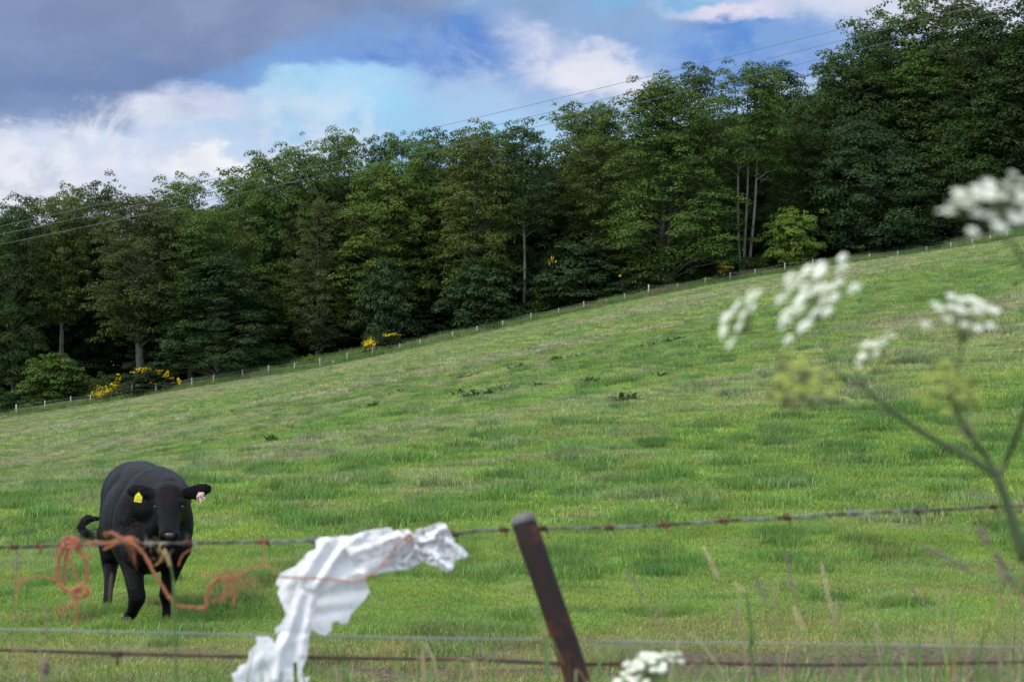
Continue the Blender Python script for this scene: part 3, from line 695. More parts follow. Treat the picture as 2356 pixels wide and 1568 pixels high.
# ------------------------------------------------------------------ dock plants
M_dock, q = mat_new('dock_leaves'); a = q.n('ShaderNodeAttribute', attribute_type='GEOMETRY', attribute_name='rnd')
M_dock = finish(M_dock, q, leafy(q, q.mix(a.outputs['Fac'], (.030, .07, .02), (.085, .13, .03)), .25, .4, .4))
def dock(u, v, wpx, n, label, seed):
    rs = np.random.RandomState(seed)
    # find the depth where the ground meets this pixel
    lo, hi = 14., 205.
    for _ in range(40):
        mid = (lo+hi)/2; p = at(u, v, mid)
        if gz(p.x, mid) > p.z: hi = mid
        else: lo = mid
    Y = lo; c = at(u, v, Y); V = []; Fs = []; rn = []
    wid = wpx/F*Y
    for i in range(n):
        x = c.x+rs.uniform(-.5, .5)*wid; y = Y+rs.uniform(-1, 1)*wid*.35; z = gz(x, y)
        for k in range(rs.randint(4, 8)):
            a = rs.rand()*6.28; L = rs.uniform(.24, .44); w = L*.30; el_ = rs.uniform(.5, 1.3)
            d = Vector((math.cos(a)*math.cos(el_), math.sin(a)*math.cos(el_), math.sin(el_))); sd_ = Vector((-math.sin(a), math.cos(a), 0))
            o_ = Vector((x, y, z)); m = len(V)
            for t, ww in ((0, .06), (.25, .7), (.55, 1), (.8, .65), (1, .05)):
                p = o_+d*L*t-Vector((0, 0, 1))*L*.35*t*t; V += [p-sd_*w*ww*.5+Vector((0, 0, w*.12)), p+Vector((0, 0, -w*.05)), p+sd_*w*ww*.5+Vector((0, 0, w*.12))]
            for r_ in range(4):
                b = m+r_*3; Fs += [(b, b+1, b+4, b+3), (b+1, b+2, b+5, b+4)]
            rn += [rs.rand()]*15
    mb = MB(); mb.add(V, Fs); o = mb.build('dock_plant', M_dock, loc=(c.x, Y, gz(c.x, Y)))
    A = o.data.attributes.new('rnd', 'FLOAT', 'POINT'); A.data.foreach_set('value', np.array(rn, np.float32)); tag(o, label, 'weed', 'dock plants in the pasture')
for i, a in enumerate([(1115, 912, 105, 30, 'largest dark patch of dock leaves in the middle of the field'), (1305, 830, 85, 22, 'long patch of dock leaves up the slope right of the largest one'),
    (1525, 792, 90, 16, 'highest patch of docks on the slope, below the biggest tree'), (855, 940, 45, 9, 'dark dock clump left of the largest patch'), (912, 908, 38, 5, 'faint dock clump above and left of the largest patch'),
    (1440, 925, 40, 8, 'dock clump to the right of the largest patch'), (1195, 850, 55, 8, 'thin row of docks between the two long patches'), (1362, 885, 35, 5, 'small dock clump right above the largest patch'),
    (1050, 912, 32, 4, 'few dock leaves touching the left end of the largest patch'), (1515, 872, 14, 2, 'single dock plant high on the right of the clumps'), (1240, 892, 20, 2, 'single dock plant just right of the largest patch'),
    (1082, 870, 34, 4, 'sparse dock leaves right above the largest patch'), (625, 1020, 30, 3, 'lone low weed above and right of the cow'), (1007, 797, 14, 2, 'small weed near the top edge of the field')]):
    dock(*a, 200+i)

exec_parts = []
# ------------------------------------------------------------------ cow
M_cow, q = mat_new('black_coat'); geo = q.n('ShaderNodeNewGeometry').outputs['Position']
big = q.noise(geo, 3.5, 4, .6); fine = q.noise(q.n('ShaderNodeMapping').outputs[0] if False else geo, 90, 4, .7)
ccol = q.mix(q.sstep(big, .45, .7), (.0012, .0012, .0019), (.0060, .0032, .0024))
ccol = q.mix(q.m('MULTIPLY', q.sstep(fine, .5, .75), .35), ccol, (.006, .0055, .006))
p_ = q.n('ShaderNodeBsdfPrincipled'); q.put(p_.inputs['Base Color'], ccol); p_.inputs['Roughness'].default_value = .45; p_.inputs['Specular IOR Level'].default_value = .085
p_.inputs['Sheen Weight'].default_value = 0; p_.inputs['Sheen Roughness'].default_value = .45; p_.inputs['Sheen Tint'].default_value = (.6, .6, .75, 1)
b_ = q.n('ShaderNodeBump'); b_.inputs['Strength'].default_value = .8; b_.inputs['Distance'].default_value = .012; q.put(b_.inputs['Height'], q.m('ADD', fine, q.m('MULTIPLY', q.noise(geo, 14, 5, .65), 1.6))); q.nt.links.new(b_.outputs[0], p_.inputs['Normal'])
finish(M_cow, q, p_.outputs[0])
M_hair, q = mat_new('black_hair'); M_hair = finish(M_hair, q, principled(q, (.008, .008, .009), .6, spec=.3))
M_coat, q = mat_new('coat_hair'); _r = q.n('ShaderNodeAttribute', attribute_type='GEOMETRY', attribute_name='rnd').outputs['Fac']
M_coat = finish(M_coat, q, principled(q, q.mix(_r, (.001, .001, .0016), (.006, .004, .003)), .36, spec=.12))
M_eye, q = mat_new('eye'); M_eye = finish(M_eye, q, principled(q, (.006, .005, .005), .12, spec=.6))
M_nose, q = mat_new('wet_nose'); M_nose = finish(M_nose, q, principled(q, (.010, .010, .012), .42, q.noise(q.n('ShaderNodeNewGeometry').outputs['Position'], 120, 2), .5, .003, spec=.6))
M_hoof, q = mat_new('hoof'); M_hoof = finish(M_hoof, q, principled(q, (.008, .007, .006), .6))
M_yel, q = mat_new('yellow_tag'); M_yel = finish(M_yel, q, principled(q, (.80, .66, .02), .45))
M_pink, q = mat_new('cream_tag'); M_pink = finish(M_pink, q, principled(q, (.72, .50, .40), .5))
M_ink, q = mat_new('black_ink'); M_ink = finish(M_ink, q, principled(q, (.02, .02, .02), .6))
def cow():
    mb = MB()
    def E(cx, cy, Y, rx, ry, rz, rot=None): mb.ell(cp(cx, cy, Y), (rx, ry, rz), rot, 24, 16)
    def chain(L):
        P = [(cp(a, b, Y), r) for (a, b, Y, r) in L]
        for (p, r), (p2, r2) in zip(P[:-1], P[1:]):
            n = max(2, int((p2-p).length/.02))
            for i in range(n+1):
                t = i/n; rr = r+(r2-r)*t; mb.ell(p.lerp(p2, t), (rr, rr, rr), None, 12, 8)
    yaw = Quaternion((0, 0, 1), R(9)).to_euler()
    E(655, 405, 17.55, .285, .34, .315)
    E(745, 565, 17.0, .365, .78, .395, Quaternion((0, 0, 1), R(8)).to_euler())
    E(770, 700, 16.9, .31, .6, .30)
    E(700, 420, 17.3, .31, .5, .33, yaw); E(780, 540, 16.7, .33, .45, .405)
    E(700, 290, 17.1, .17, .75, .17, yaw)                       # loin
    E(822, 555, 16.38, .29, .36, .405)
    E(845, 300, 16.45, .13, .34, .145)                          # withers
    E(660, 620, 16.25, .17, .22, .30)                           # near shoulder blade
    E(985, 620, 16.30, .145, .2, .28)
    E(768, 800, 16.1, .225, .26, .215)                          # brisket
    E(520, 560, 17.6, .14, .28, .36); E(800, 560, 17.7, .15, .26, .36)
    # walking fore leg, image left
    chain([(640, 760, 16.15, .17), (650, 900, 16.08, .115), (655, 1010, 16.0, .082), (672, 1125, 15.93, .073), (684, 1190, 15.92, .072), (660, 1265, 16.02, .055), (640, 1315, 16.1, .05), (618, 1345, 16.08, .05)])
    chain([(975, 780, 16.2, .15), (962, 880, 16.2, .11), (945, 990, 16.2, .078), (922, 1090, 16.2, .058), (905, 1165, 16.18, .056), (912, 1240, 16.2, .038), (913, 1320, 16.2, .038), (907, 1365, 16.18, .046)])
    chain([(510, 700, 17.6, .17), (480, 850, 17.55, .10), (470, 935, 17.6, .075), (472, 1020, 17.45, .055), (458, 1130, 17.35, .043), (450, 1230, 17.3, .043), (446, 1285, 17.27, .05)])
    chain([(850, 700, 17.7, .17), (890, 860, 17.8, .10), (925, 950, 17.9, .07), (935, 1050, 17.8, .05), (935, 1150, 17.7, .042), (932, 1230, 17.7, .045)])
    # neck and head
    chain([(850, 430, 16.25, .27), (892, 440, 16.0, .22), (920, 440, 15.82, .165), (930, 430, 15.72, .12)])
    chain([(850, 700, 16.1, .17), (885, 640, 15.9, .12), (915, 560, 15.75, .10)])
    E(932, 385, 15.68, .122, .12, .115)
    E(932, 310, 15.72, .075, .08, .065)                         # poll
    chain([(932, 400, 15.62, .118), (932, 470, 15.56, .108), (932, 545, 15.48, .086), (934, 620, 15.41, .074), (935, 690, 15.36, .078), (935, 718, 15.37, .074)])
    E(885, 470, 15.6, .075, .09, .11); E(982, 470, 15.6, .075, .09, .11)     # cheeks
    chain([(930, 520, 15.72, .11), (932, 640, 15.56, .08), (934, 730, 15.45, .06)])
    for sx in (-1, 1):
        E(932+sx*92, 446, 15.56, .036, .045, .020); E(932+sx*44, 700, 15.31, .040, .034, .034)
    # ears
    def ear(pts, th=.02):
        P = [(cp(a, b, Y), w) for a, b, Y, w in pts]
        for (p, w), (p2, w2) in zip(P[:-1], P[1:]):
            n = 9
            for i in range(n+1):
                t = i/n; ww = w+(w2-w)*t; mb.ell(p.lerp(p2, t), (.02, th, ww), None, 10, 8)
    ear([(835, 375, 15.70, .036), (780, 370, 15.72, .054), (710, 362, 15.74, .068), (650, 355, 15.76, .058), (615, 355, 15.78, .034)])
    ear([(1030, 372, 15.70, .036), (1085, 372, 15.72, .060), (1155, 364, 15.74, .070), (1215, 348, 15.76, .058), (1255, 338, 15.78, .034)])
    # tail dock
    chain([(600, 330, 17.85, .045), (545, 400, 17.98, .035), (480, 500, 18.0, .030), (400, 570, 17.95, .026), (330, 575, 17.9, .022), (290, 590, 17.88, .016)])
    me = bpy.data.meshes.new('tmp'); me.from_pydata(mb.v, [], mb.f); tmp = bpy.data.objects.new('tmp', me); COL.objects.link(tmp)
    rm = tmp.modifiers.new('r', 'REMESH'); rm.mode = 'VOXEL'; rm.voxel_size = .0115
    sm = tmp.modifiers.new('s', 'SMOOTH'); sm.iterations = 12; sm.factor = .6
    dg = bpy.context.evaluated_depsgraph_get(); me2 = bpy.data.meshes.new_from_object(tmp.evaluated_get(dg))
    bpy.data.objects.remove(tmp)
    base = cp(800, 1400, 16.6); base.z = gz(base.x, base.y)
    e = empty('cow', base)
    tag(e, 'black hornless cow with ear tags walking towards the fence in the grass', 'cow')
    me2.transform(Matrix.Translation(-base)); me2.name = 'body'; me2.materials.clear(); me2.materials.append(M_cow)
    me2.polygons.foreach_set('use_smooth', np.ones(len(me2.polygons), bool))
    b = bpy.data.objects.new('body', me2); COL.objects.link(b); b.parent = e
    # short coat hair lying along the body
    rs = np.random.RandomState(9); nv_ = len(me2.polygons); pc = np.zeros(nv_*3); me2.polygons.foreach_get('center', pc); pc = pc.reshape(-1, 3)
    pn = np.zeros(nv_*3); me2.polygons.foreach_get('normal', pn); pn = pn.reshape(-1, 3); ii = rs.randint(0, nv_, 46000)
    c_ = pc[ii]+rs.randn(len(ii), 3)*.004; n_ = pn[ii]; fl = np.array([0, .55, -.85])+rs.randn(len(ii), 3)*.28; fl -= n_*np.sum(fl*n_, 1, keepdims=True); fl /= np.linalg.norm(fl, axis=1, keepdims=True)
    sd2 = np.cross(fl, n_); L_ = (.014+.014*rs.rand(len(ii)))[:, None]
    Vh = np.stack([c_-sd2*.0011-n_*.002, c_+sd2*.0011-n_*.002, c_+fl*L_+n_*L_*.28], 1).reshape(-1, 3)
    hm = np_mesh('coat_hair', Vh, np.arange(len(ii)*3).reshape(-1, 3), 3); hm.materials.append(M_coat); A = hm.attributes.new('rnd', 'FLOAT', 'POINT'); A.data.foreach_set('value', np.repeat(rs.rand(len(ii)), 3).astype(np.float32))
    ho = bpy.data.objects.new('coat_hair', hm); COL.objects.link(ho); ho.parent = e; ho['kind'] = 'stuff'
    # hooves: cloven wedge of two claws
    for (cx, cy, Y, tilt) in ((598, 1378, 16.02, .5), (905, 1392, 16.12, 0), (444, 1318, 17.22, 0), (932, 1262, 17.62, 0)):
        h = MB(); c = cp(cx, cy, Y)
        for s_ in (-1, 1):
            vs = []; 
            prof = [(-.055, .0), (.045, .0), (.036, .06), (-.036, .06)]
            x0 = s_*.002; x1 = s_*.042
            for x, k in ((x0, 1), (x1, .85)):
                for (yy, zz) in prof: vs.append(Vector((x*(1 if zz == 0 else .9), yy*k, zz)))
            vs = [c+(Matrix.Rotation(tilt, 3, 'X') @ v)-Vector((0, 0, .03)) for v in vs]
            h.add(vs, [(0, 1, 2, 3), (7, 6, 5, 4), (0, 4, 5, 1), (1, 5, 6, 2), (2, 6, 7, 3), (3, 7, 4, 0)])
        h.build('hoof', M_hoof, e, smooth=False)
    for sx in (-1, 1):
        MB().ell(cp(932+sx*100, 482, 15.53), (.018, .015, .014)).build('eye', M_eye, e)
    MB().ell(cp(935, 708, 15.275), (.044, .016, .024), None, 16, 10).build('nose', M_nose, e)
    for sx in (-1, 1): MB().ell(cp(935+sx*34, 704, 15.262), (.008, .008, .012)).build('nostril', M_hair, e)
    # tail switch: a brush of hair
    rd = random.Random(2); tf = MB()
    for i in range(170):
        j = lambda s_: Vector((rd.gauss(0, s_), rd.gauss(0, s_), rd.gauss(0, s_)))
        end = cp(330+rd.uniform(-75, 48), 735+rd.uniform(-55, 12), 17.85)
        if rd.random() < .18: end = cp(240+rd.uniform(-12, 14), 700+rd.uniform(-20, 30), 17.85)
        P = smooth_path([cp(345, 575, 17.9)+j(.008), cp(285, 585+rd.uniform(-22, 22), 17.88)+j(.012), cp(240+rd.uniform(-16, 24), 640+rd.uniform(-25, 15), 17.87)+j(.012), cp(275, 685, 17.86)+j(.014), end+j(.02)], 4)
        tf.tube(P, [.0042*(1-.75*k/len(P)) for k in range(len(P))], 4, cap=False)
    tf.build('tail_switch', M_hair, e)
    # ear tags
    def tagm(pts, Y, mat, yaw=0):
        P = [cp(a, b, Y) for a, b in pts]; n = len(P)
        vs = P+[p+Vector((0, .003, 0)) for p in P]; fs = [tuple(range(n)), tuple(range(2*n-1, n-1, -1))]+[(i, i+n, (i+1) % n+n, (i+1) % n) for i in range(n)]
        m = MB().add(vs, fs); return m.build('ear_tag', mat, e, smooth=False)
    t1 = tagm([(682, 378), (695, 365), (705, 378), (712, 392), (724, 402), (716, 450), (658, 440), (666, 392)], 15.66, M_yel); t1['label'] = 'yellow ear tag'
    s1 = MB()
    for k in range(4):
        for (y0, y1) in ((392, 404), (412, 436)):
            x = 672+k*12; p = [cp(x+2, y0+k*1.6, 15.6575), cp(x+5, y0+k*1.6, 15.6575), cp(x+2, y1+k*1.6, 15.6575), cp(x-1, y1+k*1.6, 15.6575)]; s1.add(p, [(0, 1, 2, 3)])
    o = s1.build('marking', M_ink, t1, smooth=False, loc=base); o.location = (0, 0, 0)
    t2 = tagm([(1164, 366), (1204, 368), (1227, 412), (1176, 447), (1146, 407)], 15.66, M_pink); t2['label'] = 'cream-pink ear tag reading 759'
    cu = bpy.data.curves.new('num', 'FONT'); cu.body = '759'; cu.size = .052; cu.align_x = 'CENTER'; cu.align_y = 'CENTER'; cu.offset = .0006
    tmp = bpy.data.objects.new('num', cu); COL.objects.link(tmp); dg = bpy.context.evaluated_depsgraph_get()
    tm = bpy.data.meshes.new_from_object(tmp.evaluated_get(dg)); bpy.data.objects.remove(tmp)
    tm.transform(Matrix.Rotation(R(90), 4, 'X')); tm.transform(Matrix.Rotation(R(-28), 4, 'Y')); tm.transform(Matrix.Translation(cp(1188, 411, 15.655)-base))
    tm.materials.clear(); tm.materials.append(M_ink); o = bpy.data.objects.new('number', tm); COL.objects.link(o); o.parent = t2
cow()

# ------------------------------------------------------------------ near fence
def mat_rust(name, base, hot, pale=None, sc=60):
    m, q = mat_new(name); geo = q.n('ShaderNodeNewGeometry').outputs['Position']
    a = q.noise(geo, sc*.25, 5, .65); b = q.noise(geo, sc*1.8, 4, .7)
    col = q.mix(q.sstep(a, .52, .66), base, hot)
    col = q.mix(q.m('MULTIPLY', q.sstep(b, .45, .7), .5), col, (base[0]*.45, base[1]*.45, base[2]*.5))
    if pale: col = q.mix(q.sstep(q.noise(geo, sc*.35, 3, .5), .48, .56), col, pale)
    return finish(m, q, principled(q, col, .8, b, .6, .002, spec=.25))
M_post = mat_rust('rusty_post', (.022, .013, .011), (.085, .022, .009), sc=75)
M_barbw = mat_rust('barbed_wire_metal', (.060, .052, .048), (.11, .06, .04), (.15, .15, .155), 60)
M_barb = mat_rust('rusty_barb', (.09, .045, .03), (.28, .07, .02), None, 90)
M_rust = mat_rust('rusty_wire', (.055, .034, .026), (.12, .05, .028), None, 50)
M_midw, q = mat_new('plain_wire'); M_midw = finish(M_midw, q, principled(q, q.mix(q.noise(q.n('ShaderNodeNewGeometry').outputs['Position'], 20, 3), (.13, .15, .14), (.24, .27, .25)), .5, metal=.3))
M_rim, q = mat_new('pale_rim'); M_rim = finish(M_rim, q, principled(q, q.mix(q.noise(q.n('ShaderNodeNewGeometry').outputs['Position'], 60, 3), (.04, .034, .032), (.15, .14, .13)), .8))
TOPW = [(-500, 1262), (-200, 1262), (0, 1258), (90, 1256), (170, 1252), (340, 1249), (420, 1249), (600, 1246), (725, 1243), (840, 1239), (940, 1235), (1045, 1228), (1100, 1220), (1175, 1217), (1245, 1215), (1400, 1213),
        (1530, 1207), (1663, 1197), (1810, 1190), (1960, 1180), (2110, 1175), (2280, 1165), (2356, 1163), (2600, 1155), (2900, 1150)]
def wirev(u): return float(np.interp(u, [p[0] for p in TOPW], [p[1] for p in TOPW]))
YW = 4.03
def near_fence():
    bot = at(1404, 1700, 4.0); base = at(1440, 1800, 3.98); base.z = gz(base.x, base.y)
    e = empty('barbed_wire_fence', (base.x, base.y, base.z)); tag(e, 'barbed wire fence with a rusty leaning post in the foreground', 'fence')
    # post: leaning steel tube with a chamfered open top
    c0 = at(1205, 1200, 4.0); d = (at(1326, 1568, 3.99)-c0).normalized()
    L = (c0.z-base.z+.4)/abs(d.z); P = []; Rr = []
    for i in range(26):
        t = i/25; p = c0+d*L*t; P.append(p+Vector((.004*math.sin(t*9), 0, 0))); Rr.append(.0246+.004*t+.0006*math.sin(i*2.1))
    pm = MB().tube([c0-d*.010, c0-d*.006]+P, [.018, .0222]+Rr, 24).build('post', M_post, e)
    rim = MB().tube([c0-d*.0165, c0-d*.0155, c0-d*.0095, c0-d*.004, c0+d*.002], [.0135, .0190, .0232, .0252, .0252], 24).build('cap', M_rim, pm, loc=base); rim.location = (0, 0, 0)
    # twisted top strand
    us = np.linspace(-480, 2880, 1300); path = [at(u, wirev(u), YW) for u in us]
    m = MB()
    for ph in (0, math.pi):
        s = 0; Q = []
        for i, p in enumerate(path):
            if i: s += (p-path[i-1]).length
            a = s/.062*2*math.pi+ph; Q.append(p+Vector((0, math.cos(a)*.00165, math.sin(a)*.00165)))
        m.tube(Q, .00185, 6)
    ts = m.build('top_strand', M_barbw, e)
    rd = random.Random(8)
    for u in [-330, -180, 32, 90, 180, 345, 432, 608, 722, 1045, 1158, 1250, 1400, 1530, 1663, 1810, 1962, 2110, 2282, 2440, 2600]:
        c = at(u, wirev(u), YW); b = MB(); n = 22
        b.tube([c+Vector(((i/n-.5)*.016, math.cos(i*1.9)*.0046, math.sin(i*1.9)*.0046)) for i in range(n+1)], .0019, 5)
        for k in range(4):
            a = k*math.pi/2+rd.uniform(-.6, .6); dd = Vector((rd.uniform(-.5, .5), math.cos(a), math.sin(a))).normalized(); s0 = Vector(((k-1.5)*.004, 0, 0))
            b.tube([c+s0, c+s0+dd*.008, c+s0+dd*.019], [.0019, .0017, .0006], 5)
        o = b.build('barb', M_barb if 1000 < u < 1700 or rd.random() < .45 else M_barbw, ts, loc=base); o.location = (0, 0, 0)
    def strand(name, pts, r, mat, lab=None):
        P = smooth_path([at(u, v, YW) for u, v in pts], 8); o = MB().tube(P, r, 8).build(name, mat, e)
        return o
    strand('plain_wire', [(-500, 1438), (0, 1447), (300, 1453), (600, 1460), (1175, 1470), (1330, 1473), (1900, 1481), (2356, 1488), (2900, 1497)], .0017, M_midw)
    lw = strand('lower_strand', [(-500, 1482), (0, 1494), (300, 1503), (500, 1508), (620, 1510), (1060, 1516), (1200, 1521), (1350, 1527), (1500, 1522), (1650, 1524), (1900, 1528), (2356, 1521), (2900, 1515)], .0036, M_rust)
    for u, v in ((1435, 1525), (270, 1503)):
        c = at(u, v, YW-.003); b = MB(); b.tube([c+Vector((-.012, 0, 0)), c+Vector((.012, 0, 0))], .0062, 8); b.tube([c+Vector((0, -.004, .004)), c+Vector((.001, -.004, -.022))], .003, 6)
        o = b.build('staple_knot', M_rust, lw, loc=base); o.location = (0, 0, 0)
near_fence()

# ------------------------------------------------------------------ torn white plastic on the wire
M_plas, q = mat_new('white_film'); geo = q.n('ShaderNodeNewGeometry').outputs['Position']
st = q.sstep(q.noise(geo, 26, 5, .65), .60, .74); sp = q.n('ShaderNodeSeparateXYZ'); q.put(sp.inputs[0], geo)
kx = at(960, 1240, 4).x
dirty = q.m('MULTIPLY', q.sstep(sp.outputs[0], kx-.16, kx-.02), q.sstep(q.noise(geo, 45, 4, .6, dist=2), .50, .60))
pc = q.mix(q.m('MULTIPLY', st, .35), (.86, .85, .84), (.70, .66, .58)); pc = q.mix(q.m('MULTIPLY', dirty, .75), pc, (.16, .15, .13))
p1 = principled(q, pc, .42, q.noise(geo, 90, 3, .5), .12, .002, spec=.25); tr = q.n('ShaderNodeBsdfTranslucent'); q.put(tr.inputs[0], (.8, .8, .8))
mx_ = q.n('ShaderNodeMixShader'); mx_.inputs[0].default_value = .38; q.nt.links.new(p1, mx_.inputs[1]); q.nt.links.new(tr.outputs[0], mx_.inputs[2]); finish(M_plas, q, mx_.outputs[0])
def K(cx, cy): return (517.7+cx*.29297, 1150.4+cy*.29297)
def plastic():
    allmb = MB()
    def patch(poly, Y0, folds, seed, noise_amp=.004, step=11, fr=130., jag=5):
        rs = random.Random(seed); nx = rs.uniform(0, 50)
        bd = []
        for i in range(len(poly)):
            a, b = Vector(poly[i]), Vector(poly[(i+1) % len(poly)]); n = max(1, int((b-a).length/16))
            for k in range(n):
                p = a.lerp(b, k/n)
                if k: p += Vector((rs.gauss(0, jag*.35), rs.gauss(0, jag*.35)))
                bd.append(p)
        xs = [p.x for p in bd]; ys = [p.y for p in bd]; pts = list(bd)
        y = min(ys)
        while y < max(ys):
            x = min(xs)
            while x < max(xs): pts.append(Vector((x+rs.uniform(-3, 3), y+rs.uniform(-3, 3)))); x += step
            y += step
        n = len(bd); res = delaunay_2d_cdt(pts, [(i, (i+1) % n) for i in range(n)], [], 1, .5)
        V2, F2 = res[0], res[2]
        arr = np.array([(v.x, v.y) for v in V2]); dep = np.zeros(len(arr))
        for (line, amp, wid) in folds:
            L = np.array(line, float); best = np.full(len(arr), 1e9); tt = np.zeros(len(arr))
            tot = len(L)-1
            for i in range(tot):
                a = L[i]; b = L[i+1]; ab = b-a; t = np.clip(((arr-a)@ab)/(ab@ab), 0, 1); d = np.linalg.norm(arr-(a+t[:, None]*ab), axis=1)
                best = np.minimum(best, d)
            dep -= amp*.42*np.exp(-np.abs(best/(wid*1.15))**2)
        rid = np.abs(fbm(arr[:, 0]/fr+nx, arr[:, 1]/fr*.8+nx, 3)-.5)*2
        dep += noise_amp*(rid*2-.6)*.8+noise_amp*.45*(fbm(arr[:, 0]/(fr*.3)+nx, arr[:, 1]/(fr*.35), 2)-.5)
        vs = [at(*K(a[0], a[1]), Y0+dd) for a, dd in zip(arr, dep)]
        n0 = len(vs); back = [v+Vector((0, .0008, 0)) for v in vs]
        cnt = {}
        for f in F2:
            for i in range(len(f)):
                k = (f[i], f[(i+1) % len(f)]); cnt[k] = 1
        fs = [tuple(f) for f in F2]+[tuple(i+n0 for i in reversed(f)) for f in F2]
        for (a, b) in cnt:
            if (b, a) not in cnt: fs.append((b, a, a+n0, b+n0))
        allmb.add(vs+back, fs)
    # back flap hanging right and left
    patch([(430, 575), (395, 660), (430, 680), (410, 730), (460, 840), (475, 880), (520, 1000), (660, 1000), (680, 1010), (740, 1050), (790, 1065), (835, 1020), (845, 960), (890, 945), (905, 975), (960, 965), (1000, 880), (1080, 800), (1140, 720), (1110, 640), (1110, 545), (1050, 560), (930, 560), (800, 500), (600, 480), (550, 520)],
          4.035, [([(760, 560), (900, 760), (880, 940)], .010, 60), ([(1110, 690), (900, 730), (720, 760)], -.012, 45), ([(600, 540), (480, 700), (500, 860)], .012, 50), ([(700, 900), (850, 880), (980, 850)], -.009, 35)], 1, .0035)
    # long hanging tail
    patch([(600, 560), (720, 540), (770, 600), (715, 800), (668, 1030), (642, 1240), (605, 1330), (620, 1390), (660, 1385), (650, 1440), (640, 1500), (590, 1480), (575, 1400), (565, 1270), (535, 1270), (540, 1480), (480, 1560), (200, 1560), (80, 1440), (50, 1360), (95, 1340), (110, 1300), (180, 1270), (190, 1190), (250, 1120), (235, 1065), (340, 1070), (375, 1090), (390, 1130), (440, 1010), (400, 1050), (395, 1000), (440, 970), (480, 900), (540, 750)],
          4.012, [([(660, 560), (600, 760), (540, 960), (440, 1180), (400, 1400)], .022, 34), ([(740, 580), (680, 800), (640, 1000), (600, 1200)], .016, 26), ([(610, 700), (585, 900), (530, 1100), (500, 1300)], -.014, 26), ([(420, 1150), (300, 1250), (140, 1340)], .010, 50), ([(640, 1040), (560, 1040), (470, 1030)], -.006, 20)], 2, .0035)
    # main sheet hooked over the wire
    patch([(745, 292), (1000, 277), (1100, 242), (1290, 214), (1320, 243), (1440, 230), (1490, 270), (1500, 420), (1540, 490), (1440, 540), (1260, 560), (1180, 585), (1110, 590), (1050, 570), (930, 625), (830, 640), (740, 700), (640, 700), (560, 620), (550, 520), (600, 470), (650, 410), (720, 380), (712, 310)],
          3.995, [([(960, 350), (860, 460), (740, 640)], .024, 40), ([(800, 330), (700, 460), (620, 600)], .018, 34), ([(880, 350), (780, 470), (690, 620)], -.012, 26), ([(1460, 290), (1250, 470), (1080, 570)], .022, 42), ([(1480, 320), (1380, 440), (1280, 540)], -.020, 26), ([(1490, 400), (1420, 480)], .018, 22), ([(1000, 400), (1040, 540)], -.012, 40)], 3, .005)
    patch([(1000, 276), (1100, 241), (1290, 212), (1320, 240), (1440, 226), (1484, 270), (1380, 330), (1300, 380), (1150, 450), (1040, 478), (975, 430), (945, 375)],
          3.975, [([(1470, 270), (1250, 310), (1030, 400)], .016, 36), ([(1300, 250), (1180, 330), (1050, 350)], -.010, 22), ([(1100, 250), (1000, 330)], .010, 26)], 4, .004)
    # bunched end beyond the twine knot
    patch([(1470, 290), (1500, 232), (1590, 210), (1680, 172), (1740, 190), (1765, 245), (1800, 330), (1820, 400), (1810, 460), (1800, 530), (1750, 560), (1700, 545), (1600, 500), (1535, 475), (1490, 400)],
          3.985, [([(1470, 330), (1570, 330), (1660, 260), (1730, 220)], .024, 26), ([(1490, 380), (1620, 420), (1720, 520)], .026, 24), ([(1480, 350), (1640, 340), (1720, 400)], -.016, 16), ([(1640, 300), (1660, 400), (1700, 460)], .020, 16), ([(1700, 340), (1770, 370)], -.034, 16), ([(1690, 470), (1760, 490)], -.028, 13), ([(1560, 260), (1640, 230)], -.012, 14)], 5, .010, step=8, fr=55.)
    patch([(1735, 280), (1800, 332), (1870, 372), (1912, 430), (1880, 460), (1810, 462), (1745, 440), (1760, 390), (1800, 370), (1770, 335), (1720, 340)],
          3.97, [([(1740, 300), (1850, 420)], .012, 22)], 6, .004, step=9)
    patch([(1660, 440), (1720, 470), (1800, 480), (1790, 545), (1745, 562), (1690, 540), (1640, 500)], 3.965, [([(1660, 460), (1770, 540)], .014, 14)], 7, .005, step=8, fr=40)
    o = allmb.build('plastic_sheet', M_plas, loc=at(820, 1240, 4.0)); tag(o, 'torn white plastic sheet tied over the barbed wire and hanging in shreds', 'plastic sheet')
plastic()

# ------------------------------------------------------------------ orange twine
def mat_twine(name, c1, c2):
    m, q = mat_new(name); n = q.noise(q.n('ShaderNodeNewGeometry').outputs['Position'], 300, 3, .6)
    return finish(m, q, leafy(q, q.mix(q.sstep(n, .35, .65), c1, c2), .25, .6, .2))
M_tw = mat_twine('orange_twine', (.40, .115, .065), (.62, .25, .15))
M_tw2 = mat_twine('dull_twine', (.36, .12, .05), (.56, .26, .13))
def strandset(mb, pts, Y, n, spread, r, seed, amp=1.0):
    """several loose fibres following one pixel path"""
    rd = random.Random(seed); n = n*2+2; r = r*.40; spread = spread*.72
    for k in range(n):
        ph = [rd.uniform(0, 6.28) for _ in range(4)]; P = []
        base = smooth_path([at(u, v, Y) for u, v in pts], 7); m = len(base)
        for i, p in enumerate(base):
            t = i*.38
            o = Vector((math.sin(t+ph[0]), math.sin(t*.8+ph[1]), math.sin(t*1.1+ph[2])))*spread
            P.append(p+o)
        mb.tube(P, [r*(1-.5*abs(2*i/m-1)**4) for i in range(m)], 5)
